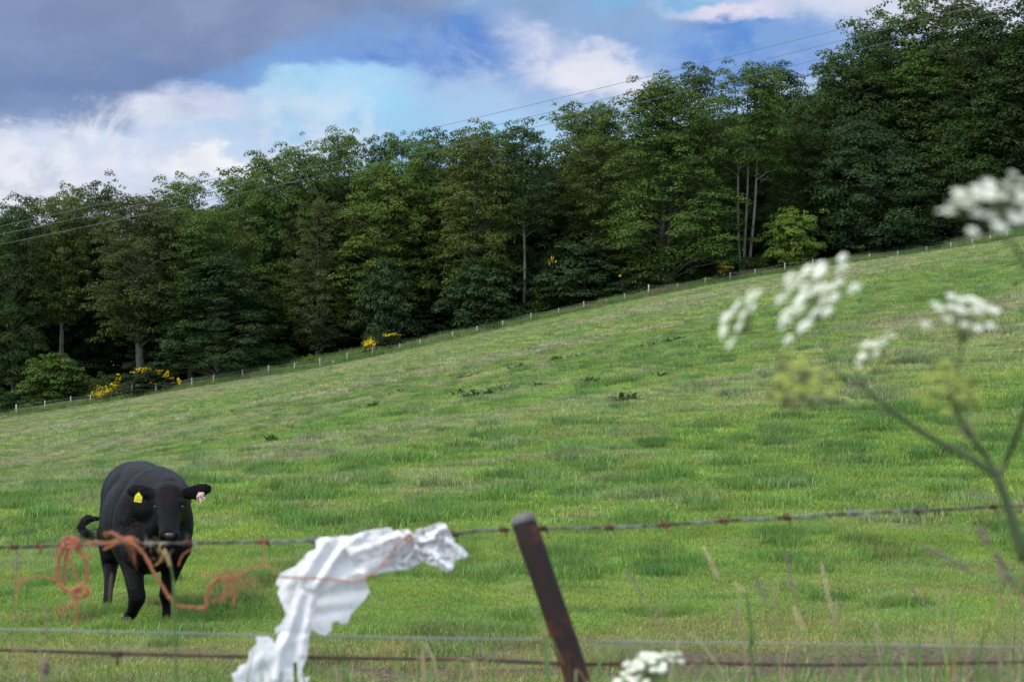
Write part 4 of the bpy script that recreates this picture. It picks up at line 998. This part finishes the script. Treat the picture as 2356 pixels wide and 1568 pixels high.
def fray(mb, u, v, du, dv, Y, n, seed, sp=10, r=.0006):
    rd = random.Random(seed)
    for k in range(n):
        a = (u+du*.5+rd.gauss(0, sp*.5), v+dv*.5+rd.gauss(0, sp*.5)); b = (u+du+rd.gauss(0, sp), v+dv+rd.gauss(0, sp))
        P = smooth_path([at(u, v, Y), at(*a, Y), at(*b, Y+rd.uniform(-.02, .02))], 5); mb.tube(P, [r*(1-.6*i/len(P)) for i in range(len(P))], 4)
def twine():
    Y = 3.97; m = MB()
    # hanging knotted loop at far left
    strandset(m, [(150, 1245), (138, 1275), (131, 1310), (133, 1335), (145, 1352), (165, 1362), (180, 1360)], Y, 5, .0032, .0026, 1)
    strandset(m, [(158, 1250), (150, 1290), (146, 1320), (150, 1342)], Y+.01, 3, .003, .0028, 2)
    strandset(m, [(162, 1250), (180, 1265), (195, 1285), (201, 1310), (196, 1335), (180, 1360)], Y, 4, .003, .0024, 3)
    strandset(m, [(180, 1268), (197, 1285), (208, 1283)], Y-.01, 3, .002, .002, 33)
    strandset(m, [(140, 1240), (160, 1236), (180, 1246), (160, 1262), (148, 1250), (175, 1240)], Y-.015, 4, .004, .0030, 4)
    strandset(m, [(150, 1250), (160, 1290), (172, 1310), (176, 1335)], Y, 2, .003, .002, 34)
    strandset(m, [(165, 1362), (182, 1352), (205, 1354), (196, 1368), (178, 1370), (168, 1358), (188, 1346)], Y-.01, 4, .004, .0028, 5)
    strandset(m, [(180, 1362), (178, 1390), (176, 1415), (171, 1445)], Y-.01, 3, .0018, .0022, 6)
    strandset(m, [(180, 1368), (165, 1388), (148, 1398)], Y-.01, 3, .003, .0016, 7)
    strandset(m, [(133, 1325), (118, 1330), (100, 1326), (60, 1330), (42, 1338)], Y, 3, .002, .0012, 8)
    fray(m, 148, 1398, -14, 8, Y, 10, 41); fray(m, 60, 1330, -25, 20, Y, 8, 42); fray(m, 150, 1245, -25, 40, Y, 10, 43, 12); fray(m, 45, 1338, -14, 50, Y, 5, 44, 8)
    o = m.build('baler_twine', M_tw, loc=at(170, 1250, Y)); tag(o, 'orange baler twine knotted in a hanging loop on the wire left of the cow', 'twine', 'lengths of orange baler twine')
    m = MB()
    strandset(m, [(180, 1262), (198, 1250), (222, 1246), (250, 1248), (275, 1240), (300, 1236), (320, 1245)], Y-.01, 3, .003, .0020, 9)
    strandset(m, [(212, 1285), (204, 1272), (206, 1258), (222, 1250)], Y-.01, 2, .001, .0016, 35)
    strandset(m, [(255, 1222), (280, 1237), (305, 1248), (320, 1262), (338, 1285), (355, 1318), (372, 1345), (385, 1368), (393, 1378)], Y-.02, 5, .0032, .0022, 10)
    strandset(m, [(236, 1228), (252, 1225), (268, 1232), (290, 1243)], Y-.02, 2, .002, .0014, 11)
    strandset(m, [(292, 1235), (304, 1244), (316, 1256)], Y-.02, 2, .002, .0014, 36)
    strandset(m, [(238, 1262), (262, 1252), (290, 1240)], Y-.02, 3, .003, .0022, 37)
    strandset(m, [(388, 1368), (397, 1385), (410, 1393), (440, 1396), (468, 1396), (478, 1386)], Y-.01, 4, .003, .0020, 12)
    for s_ in range(3): strandset(m, [(474, 1392), (478+s_*3, 1360-s_*6), (496+s_*3, 1338-s_*4), (520, 1333-s_*2), (540, 1330)], Y, 3, .0035, .0013, 13+s_)
    strandset(m, [(520, 1336), (560, 1318), (588, 1302), (607, 1296)], Y, 3, .0018, .0015, 16)
    strandset(m, [(607, 1298), (607, 1280), (608, 1262), (609, 1248)], Y, 2, .001, .0014, 17)
    strandset(m, [(590, 1242), (602, 1240), (609, 1245), (604, 1252)], Y, 2, .002, .0012, 18)
    strandset(m, [(605, 1297), (618, 1302), (632, 1314), (644, 1324), (655, 1327), (700, 1328), (770, 1332), (810, 1338), (838, 1331), (865, 1312), (890, 1285), (910, 1258), (930, 1240), (942, 1233)], 3.935, 2, .0010, .0026, 19)
    strandset(m, [(930, 1238), (942, 1229), (948, 1236), (942, 1246), (934, 1238)], 3.93, 4, .0018, .0016, 20)
    strandset(m, [(946, 1245), (955, 1262), (958, 1278)], 3.935, 2, .001, .0011, 21)
    fray(m, 530, 1335, -15, 35, Y, 12, 50, 14); fray(m, 525, 1335, 70, 0, Y, 10, 51, 7); fray(m, 480, 1385, 60, -25, Y, 14, 52, 12); fray(m, 540, 1332, 0, 62, Y, 8, 53, 6); fray(m, 440, 1396, 40, 8, Y, 8, 54, 6)
    fray(m, 538, 1325, -70, -70, Y, 4, 55, 10, .0004); fray(m, 290, 1245, 20, 45, Y, 8, 56, 14); fray(m, 925, 1236, -40, 8, 3.94, 5, 57, 4); fray(m, 575, 1310, -110, 18, Y, 10, 58, 10)
    fray(m, 255, 1225, -15, 6, Y, 6, 59, 5)
    strandset(m, [(445, 1262), (430, 1268), (418, 1280), (410, 1302)], Y, 2, .001, .0012, 38)
    o = m.build('baler_twine', M_tw2, loc=at(400, 1380, Y)); tag(o, 'long frayed orange twine sagging from the wire between the cow and the white plastic', 'twine', 'lengths of orange baler twine')
    m = MB(); rd = random.Random(4)
    for k in range(12):
        u, v = 364+rd.gauss(0, 9), 1284+rd.gauss(0, 12)
        if k < 4: u, v = 352+rd.uniform(-25, 25), 1246+rd.gauss(0, 3)
        a = rd.uniform(0, 6.28); L = rd.uniform(12, 26)
        P = smooth_path([at(u, v, 3.98), at(u+math.cos(a)*L*.5+rd.gauss(0, 4), v+math.sin(a)*L*.5, 3.98), at(u+math.cos(a)*L, v+math.sin(a)*L+rd.gauss(0, 4), 3.98)], 5)
        m.tube(P, .00045, 4)
    P = smooth_path([at(372, 1248, 4.0), at(366, 1262, 3.98), at(374, 1272, 3.98), at(368, 1290, 3.98), at(356, 1300, 3.98)], 5); m.tube(P, .0011, 5)
    M_straw, q = mat_new('straw'); M_straw = finish(M_straw, q, leafy(q, (.50, .33, .09), .2))
    o = m.build('straw_wisp', M_straw, loc=at(365, 1250, 3.98)); tag(o, 'wisp of yellow straw caught on the top wire in front of the cow chest', 'straw')
twine()

# ------------------------------------------------------------------ foreground grass and plants
def mat_plain_leaf(name, c1, c2, tr=.35, sc=8):
    m, q = mat_new(name); r = q.n('ShaderNodeAttribute', attribute_type='GEOMETRY', attribute_name='rnd')
    return finish(m, q, leafy(q, q.mix(r.outputs['Fac'], c1, c2), tr, .5, .3))
m, q = mat_new('tall_grass_blades'); _r = q.n('ShaderNodeAttribute', attribute_type='GEOMETRY', attribute_name='rnd').outputs['Fac']
M_fg = finish(m, q, leafy(q, q.mix(q.sstep(_r, .78, .9), q.mix(_r, (.06, .13, .03), (.17, .26, .075)), (.34, .29, .17)), .35, .5, .3))
M_dry = mat_plain_leaf('dry_stalks', (.20, .15, .09), (.42, .34, .22))
M_stemg = mat_plain_leaf('green_stems', (.10, .17, .05), (.13, .20, .06))
M_purp = mat_plain_leaf('purple_heads', (.20, .15, .13), (.30, .24, .20))
M_cream = mat_plain_leaf('cream_heads', (.50, .43, .27), (.62, .54, .36))
def setrnd(o, vals=None, seed=0):
    A = o.data.attributes.new('rnd', 'FLOAT', 'POINT'); n = len(o.data.vertices)
    if vals is None: vals = np.random.RandomState(seed).rand(n)
    A.data.foreach_set('value', np.array(vals, np.float32)[:n] if len(vals) >= n else np.resize(vals, n).astype(np.float32))
def ribbon(V, Fs, rn, pts, w, rd):
    n = len(pts); m = len(V); r = rd.random(); side = None
    tw = rd.uniform(0, 3.14); sdv = Vector((math.cos(tw), math.sin(tw)*.6, 0))
    for i, p in enumerate(pts):
        t = i/(n-1); ww = w*(min(1, .55+1.2*t))*(1-t**2.5)+.0003
        V += [p-sdv*ww*.5, p+Vector((0, .0, -ww*.12)), p+sdv*ww*.5]; rn += [r]*3
    for i in range(n-1):
        b = m+i*3; Fs += [(b, b+1, b+4, b+3), (b+1, b+2, b+5, b+4)]
def tall_grass():
    rd = random.Random(21); V = []; Fs = []; rn = []
    def blade(u, vt, Y, w, lean=None, droop=0.):
        tip = at(u, vt, Y); ln = lean if lean is not None else rd.gauss(0, .10)
        g0 = gz(tip.x-ln, Y); b = Vector((tip.x-ln, Y+rd.uniform(-.1, .1), g0)); hgt = tip.z-g0
        if hgt < .05: return
        mid = b.lerp(tip, .5)+Vector((-ln*.25, 0, hgt*.06)); pts = [b, mid, tip]
        if droop: pts = [b, mid+Vector((0, 0, hgt*.1)), tip+Vector((-ln*.2, 0, 0)), tip+Vector((droop, 0, -abs(droop)*.9))]
        ribbon(V, Fs, rn, smooth_path(pts, 6), w, rd)
    for i in range(2300):
        Y = rd.uniform(3.1, 8.5); u = rd.uniform(-60, 2420) if i < 1500 else rd.uniform(1350, 2420)
        right = 1+1.1*max(0, (u-1300)/1000)
        vt = 1600-abs(rd.gauss(0, 38))*right
        if rd.random() < .05: vt -= rd.uniform(20, 110)*right*.6
        blade(u, vt, Y, rd.uniform(.003, .0065)*(.8+.06*Y), droop=rd.choice([0, 0, 0, rd.uniform(-.08, .08)]))
    for (u, vt, w, ln, dr) in ((920, 1456, .012, .03, 0), (1030, 1490, .009, .10, .06), (1240, 1480, .010, -.06, .05), (1345, 1400, .007, .05, 0), (1210, 1570, .016, -.05, 0), (855, 1555, .012, .1, .1), (1660, 1415, .010, -.04, 0),
        (2010, 1330, .010, -.12, 0), (2210, 1390, .011, .2, 0), (2356, 1330, .014, .35, 0), (2110, 1420, .009, -.05, 0), (1965, 1470, .010, -.1, .05), (2300, 1430, .011, -.14, 0), (1575, 1470, .011, .05, .09), (2390, 1390, .012, .15, 0), (1150, 1500, .008, .05, 0),
        (1790, 1500, .010, -.09, 0), (700, 1520, .010, .02, 0), (285, 1475, .008, -.03, 0), (60, 1500, .008, .04, 0), (2100, 1240, .006, .05, 0), (1230, 1420, .006, .03, 0), (1480, 1440, .007, .05, 0), (1620, 1480, .009, -.05, 0), (1700, 1440, .008, .06, 0), (1850, 1440, .009, .1, 0), (1930, 1410, .008, -.07, 0), (2050, 1400, .009, .08, 0), (2150, 1360, .009, -.1, 0), (2250, 1350, .010, .1, 0), (2330, 1440, .012, -.2, 0), (960, 1500, .010, -.05, .04), (1070, 1510, .009, .04, 0), (780, 1530, .009, .05, 0), (595, 1410, .007, .10, 0), (610, 1470, .006, .03, 0), (560, 1440, .006, -.04, 0)):
        blade(u, vt, rd.uniform(3.3, 3.8), w, ln, dr)
    mb = MB(); mb.add(V, Fs); o = mb.build('tall_grass', M_fg, loc=at(1178, 1700, 4)); setrnd(o, rn)
    tag(o, 'loose long green grass blades growing along the near fence', 'grass', kind='stuff')
tall_grass()

def seedhead(mb, p, d, L, r, rd, n=26, loose=.4):
    """panicle of small spikelets from p along d"""
    d = d.normalized(); s1 = d.orthogonal().normalized(); s2 = d.cross(s1)
    for i in range(n):
        t = (i+.5)/n; env = math.sin(math.pi*min(1, .12+t*.86))**.8; a = i*2.4
        o = (s1*math.cos(a)+s2*math.sin(a))*r*env*rd.uniform(.3, 1); c = p+d*L*t+o
        q_ = (d+o.normalized()*loose).normalized(); mb.tube([c-q_*L*.05, c, c+q_*L*.06], [r*.12, r*.30, r*.06], 5)
def grass_stem(path, Y, hu, hl, label, mat_s, mat_h, r=.0012, hr=.004, seed=0, n=26, group='seeding grass stalks by the near fence', loose=.4):
    """path: pixel points from the foot of the visible stem to the base of its head; hu = head tip"""
    rd = random.Random(seed); P = [at(u, v, Y) for u, v in path]; x = P[0]; foot = Vector((x.x+rd.gauss(0, .05)+.04, Y, gz(x.x, Y)))
    e = empty('grass_stalk', foot); tag(e, label, 'grass stalk', group)
    pts = smooth_path([foot]+P, 6)
    s = MB().tube(pts, [r*(1.3-.6*i/len(pts)) for i in range(len(pts))], 6).build('stem', mat_s, e); setrnd(s, seed=seed)
    h = MB(); tip = at(*hu, Y); seedhead(h, P[-1], tip-P[-1], (tip-P[-1]).length, hr, rd, n, loose); o = h.build('seed_head', mat_h, e); setrnd(o, seed=seed+1)
Gs = 3.75
grass_stem([(1712, 1490), (1690, 1440), (1668, 1370), (1652, 1330)], Gs, (1620, 1258), 0, 'tall stalk with a pale drooping seed head, first right of the rusty post', M_dry, M_cream, .0014, .0055, 1, 30)
grass_stem([(1738, 1568), (1732, 1480), (1722, 1400), (1716, 1362)], Gs, (1688, 1340), 0, 'green stem with a short cream head bent left over it', M_stemg, M_cream, .0026, .006, 2, 18)
grass_stem([(1790, 1450), (1776, 1400), (1762, 1380)], Gs+.1, (1735, 1320), 0, 'brown feathery head beside the cream one, leaning left', M_dry, M_purp, .0012, .006, 3, 26)
grass_stem([(1832, 1440), (1828, 1380), (1822, 1350)], Gs+.1, (1808, 1270), 0, 'upright brownish seed head between two pale ones right of the post', M_dry, M_purp, .0012, .0055, 4)
grass_stem([(1925, 1470), (1921, 1440), (1912, 1400)], Gs, (1890, 1295), 0, 'yellowish slim upright seed head, tallest of the right-hand trio', M_dry, M_cream, .0014, .005, 5)
grass_stem([(1530, 1500), (1505, 1430), (1480, 1370)], Gs+.1, (1440, 1310), 0, 'dull brown loose seed head just right of the rusty post', M_dry, M_purp, .0009, .006, 6, 22, loose=.9)
grass_stem([(1262, 1560), (1250, 1470), (1225, 1400)], Gs, (1209, 1372), 0, 'thin dark bare stalk crossing behind the wire next to the rusty post', M_dry, M_purp, .0015, .002, 7, 10)
grass_stem([(2190, 1460), (2150, 1410), (2120, 1380)], Gs, (2090, 1345), 0, 'grey-brown stalk slanting left in the right-hand grass', M_dry, M_purp, .0014, .004, 8)
grass_stem([(2300, 1420), (2290, 1360), (2250, 1320), (2225, 1310)], 3.0, (2125, 1255), 0, 'blurred mauve head lying almost flat under the top wire at right', M_dry, M_purp, .0010, .006, 9, 26)
grass_stem([(2320, 1500), (2310, 1350), (2290, 1280), (2275, 1250)], 2.8, (2250, 1215), 0, 'blurred mauve branched head near the right edge below the wire', M_dry, M_purp, .0010, .009, 10, 30, loose=1.3)
grass_stem([(2345, 1470), (2350, 1400), (2335, 1350)], 2.8, (2290, 1270), 0, 'soft grey-mauve seed head at the right edge under the flower stem', M_dry, M_purp, .0010, .008, 11, 30, loose=1.3)
grass_stem([(2400, 1300), (2330, 1160), (2290, 1148)], 2.8, (2215, 1128), 0, 'small mauve spikelets just above the top wire at right', M_dry, M_purp, .0008, .006, 12, 16, loose=1.2)
grass_stem([(402, 1440), (403, 1390), (398, 1330), (392, 1300)], Gs, (378, 1262), 0, 'pale green upright seed head in front of the cow foreleg', M_stemg, M_cream, .0022, .0050, 13, 30)
grass_stem([(256, 1568), (254, 1440), (252, 1370)], Gs, (257, 1318), 0, 'thin green stalk with pale tip before the cow hind leg', M_stemg, M_purp, .0014, .004, 14, 18)
grass_stem([(108, 1480), (108, 1450)], Gs, (108, 1428), 0, 'short grey tip poking over the plain wire at far left', M_dry, M_purp, .0012, .003, 15, 14)
grass_stem([(34, 1400), (36, 1330), (38, 1310)], 3.4, (42, 1272), 0, 'blurred grey seed head below the wire at the left edge', M_dry, M_purp, .0006, .006, 16, 20)
grass_stem([(100, 1620), (40, 1500), (20, 1480)], 3.4, (2, 1450), 0, 'grey stalk slanting across the left bottom corner', M_dry, M_purp, .0012, .004, 17, 14)
grass_stem([(170, 1640), (115, 1568), (105, 1550)], 3.5, (100, 1518), 0, 'pale fluffy head at the bottom left', M_dry, M_purp, .0016, .012, 18, 40, loose=1.0)
grass_stem([(1000, 1640), (1120, 1520), (1110, 1500)], Gs, (1098, 1470), 0, 'dry twisted stalk between the white plastic and the post', M_dry, M_purp, .0012, .004, 19, 14)
grass_stem([(1955, 1620), (1870, 1480), (1850, 1450)], Gs, (1825, 1395), 0, 'hazy pale broken stalk amid the right-hand grass', M_dry, M_cream, .0010, .007, 20, 26, loose=1.2)
def yellow_blade():
    V = []; Fs = []; rn = []; rd = random.Random(1)
    a = at(2110, 1560, 3.3); a.z = gz(a.x, 3.3); ribbon(V, Fs, rn, smooth_path([a, at(2125, 2100, 3.3), at(2155, 1680, 3.3), at(2205, 1500, 3.3), at(2280, 1412, 3.3), at(2350, 1340, 3.3), at(2420, 1270, 3.3)], 6), .007, rd)
    m, q = mat_new('yellowing_leaf'); q2 = q.noise(q.n('ShaderNodeNewGeometry').outputs['Position'], 9, 2)
    m = finish(m, q, leafy(q, q.mix(q2, (.11, .15, .03), (.30, .17, .04)), .35)); mb = MB(); mb.add(V, Fs); o = mb.build('yellow_leaf_blade', m, loc=a); tag(o, 'broad yellow-orange grass leaf slanting up to the right edge', 'grass blade')
yellow_blade()

# cow parsley
M_petal, q = mat_new('white_petals'); r = q.n('ShaderNodeAttribute', attribute_type='GEOMETRY', attribute_name='rnd')
M_petal = finish(M_petal, q, leafy(q, q.mix(r.outputs['Fac'], (.48, .52, .40), (.80, .82, .78)), .3, .6, .1))
M_bud = mat_plain_leaf('green_umbel', (.14, .18, .03), (.36, .40, .07))
M_budp = mat_plain_leaf('dull_umbel', (.16, .14, .11), (.26, .28, .10))
M_pst = mat_plain_leaf('parsley_stem', (.055, .085, .03), (.08, .10, .04), .1)
def umbel(e, stemmb, j, c, ax, Rr, n, Y, mat, seed, flower=.0025, per=16, parent_name='umbel', flat=.35):
    """rays fan from joint j; umbellets sit on a shallow cap round centre c with axis ax"""
    rd = random.Random(seed); ax = ax.normalized(); s1 = ax.orthogonal().normalized(); s2 = ax.cross(s1); m = MB(); rn = []; n = int(n*1.3); Rr *= .88
    for i in range(n):
        rr = Rr*math.sqrt((i+.5)/n)*rd.uniform(.85, 1.2); a = i*2.4
        q_ = c+(s1*math.cos(a)+s2*math.sin(a))*rr-ax*(rr*rr/Rr*flat)+ax*rd.gauss(0, Rr*.13)
        stemmb.tube(smooth_path([j, j.lerp(q_, .55)+ax*.002, q_], 3), .0005, 4)
        ur = Rr*.155*rd.uniform(.75, 1.25)
        for k in range(per):
            r2 = ur*math.sqrt((k+.5)/per); b = k*2.4
            f = q_+(s1*math.cos(b)+s2*math.sin(b))*r2+ax*(.002-r2*r2/ur*.4)
            v0 = len(m.v); rv = rd.random()
            for pt in range(5):      # five petals
                g_ = pt*1.2566+rd.uniform(-.2, .2); d = s1*math.cos(g_)+s2*math.sin(g_); t_ = ax.cross(d); L = flower*rd.uniform(.7, 1.1)
                m.add([f, f+d*L*.6+t_*L*.38+ax*L*.15, f+d*L+ax*L*.1, f+d*L*.6-t_*L*.38+ax*L*.15], [(0, 1, 2, 3)])
            rn += [rv]*(len(m.v)-v0)
    o = m.build(parent_name, mat, e, smooth=False); setrnd(o, rn); return o
def cow_parsley():
    Yb = 2.15; foot = at(2430, 1568, Yb); foot.z = gz(foot.x, Yb)
    e = empty('cow_parsley', foot); tag(e, 'tall blurred cow parsley on the right with branching stems and white flower umbels', 'wildflower')
    st = MB()
    def stem(pts, r0, r1):
        P = smooth_path([Vector(p) if isinstance(p, Vector) else at(*p) for p in pts], 6); st.tube(P, [r0+(r1-r0)*i/(len(P)-1) for i in range(len(P))], 7); return P[-1]
    stem([foot, (2390, 1450, Yb), (2356, 1290, Yb), (2315, 1150, Yb), (2295, 1098, Yb)], .0058, .0052)
    stem([(2297, 1100, Yb), (2235, 1055, Yb), (2150, 1010, Yb), (2065, 955, 2.1), (1990, 892, 2.1)], .0040, .0026)
    stem([(2296, 1098, Yb), (2318, 1050, Yb), (2340, 1000, 2.0), (2370, 900, 1.9), (2400, 700, 1.7), (2330, 560, 1.55)], .0034, .0016)
    stem([(2292, 1090, Yb), (2262, 1040, Yb), (2230, 1000, 2.1), (2205, 960, 2.1)], .0032, .0020)
    j = stem([(1990, 892, 2.1), (1968, 850, 2.1), (1985, 838, 2.1)], .0016, .0010)
    umbel(e, st, j, at(1995, 800, 2.1), Vector((-.55, -.35, .75)), .023, 9, 2.1, M_petal, 1, per=12)
    umbel(e, st, stem([(1985, 890, 2.1), (2030, 830, 2.08)], .0012, .0009), at(2042, 775, 2.08), Vector((-.4, -.3, .85)), .010, 3, 2.1, M_petal, 2, per=12)
    j = stem([(1990, 892, 2.1), (1920, 850, 2.05), (1895, 770, 2.0), (1885, 735, 2.0)], .0010, .0006)
    umbel(e, st, j, at(1862, 668, 2.0), Vector((-.62, -.45, .64)), .050, 24, 2.0, M_petal, 3, per=11, flat=.2)
    j = stem([(1990, 892, 2.1), (1880, 870, 2.05), (1780, 810, 2.0), (1722, 760, 2.0)], .0009, .0006)
    umbel(e, st, j, at(1690, 722, 2.0), Vector((-.80, -.28, .52)), .036, 13, 2.0, M_petal, 4, per=16, flat=.2)
    j = stem([(2205, 960, 2.1), (2200, 880, 2.05), (2215, 790, 2.0)], .0018, .0010)
    umbel(e, st, j, at(2228, 692, 2.0), Vector((.1, -.45, .88)), .039, 18, 2.0, M_petal, 5, per=14, flat=.5)
    j = stem([(2330, 560, 1.55), (2290, 530, 1.5), (2262, 515, 1.5)], .0016, .0012)
    umbel(e, st, j, at(2200, 470, 1.5), Vector((-.2, -.3, .9)), .020, 7, 1.5, M_petal, 6, per=16)
    umbel(e, st, j, at(2300, 468, 1.5), Vector((.1, -.65, .75)), .036, 16, 1.5, M_petal, 7, per=12, flat=.1)
    umbel(e, st, j, at(2370, 430, 1.48), Vector((.3, -.55, .75)), .022, 8, 1.5, M_petal, 17, per=10, flat=.1)
    # young green umbels and ones gone over
    j = stem([(2065, 955, 2.1), (1960, 940, 2.0), (1880, 900, 1.9), (1850, 890, 1.9)], .0014, .0008)
    umbel(e, st, j, at(1835, 855, 1.9), Vector((-.3, -.5, .8)), .040, 13, 1.9, M_bud, 8, .0030, 12, 'young_umbel', .6)
    umbel(e, st, j, at(1820, 915, 1.9), Vector((-.2, -.6, -.5)), .030, 7, 1.9, M_budp, 9, .0026, 9, 'young_umbel', .6)
    j = stem([(2230, 1000, 2.1), (2200, 950, 2.0), (2185, 915, 1.95)], .0014, .0008)
    umbel(e, st, j, at(2185, 868, 1.95), Vector((.05, -.5, .8)), .042, 14, 1.9, M_bud, 10, .0028, 12, 'young_umbel', .6)
    umbel(e, st, j, at(2230, 915, 1.95), Vector((.4, -.6, -.2)), .022, 6, 1.9, M_budp, 12, .0026, 9, 'young_umbel', .6)
    umbel(e, st, stem([(2262, 1040, 2.15), (2225, 1000, 2.1), (2215, 980, 2.1)], .001, .0008), at(2222, 985, 2.1), Vector((-.4, -.6, .3)), .014, 6, 1.9, M_budp, 13, .0026, 8, 'young_umbel', .6)
    s = st.build('stem', M_pst, e); setrnd(s, seed=3)
    # second plant, at the bottom edge
    Y = 2.9; foot = at(1500, 1700, Y); foot.z = gz(foot.x, Y); e = empty('cow_parsley', foot); tag(e, 'low white cow parsley umbels poking up at the bottom edge right of the post', 'wildflower'); st = MB()
    P = smooth_path([foot, at(1495, 1650, Y), at(1480, 1600, Y)], 6); st.tube(P, .002, 6)
    for (u, v, rr, n, sd_, ax) in ((1485, 1515, .038, 14, 14, (-.3, -.4, .85)), (1555, 1508, .018, 6, 15, (.4, -.4, .8)), (1440, 1560, .028, 9, 16, (-.3, -.5, .8)), (1520, 1525, .016, 4, 18, (.3, -.4, .8))):
        umbel(e, st, P[-1], at(u, v, Y), Vector(ax), rr, n, Y, M_petal, sd_, .0034, 15, flat=.5)
    s = st.build('stem', M_pst, e); setrnd(s, seed=4)
cow_parsley()
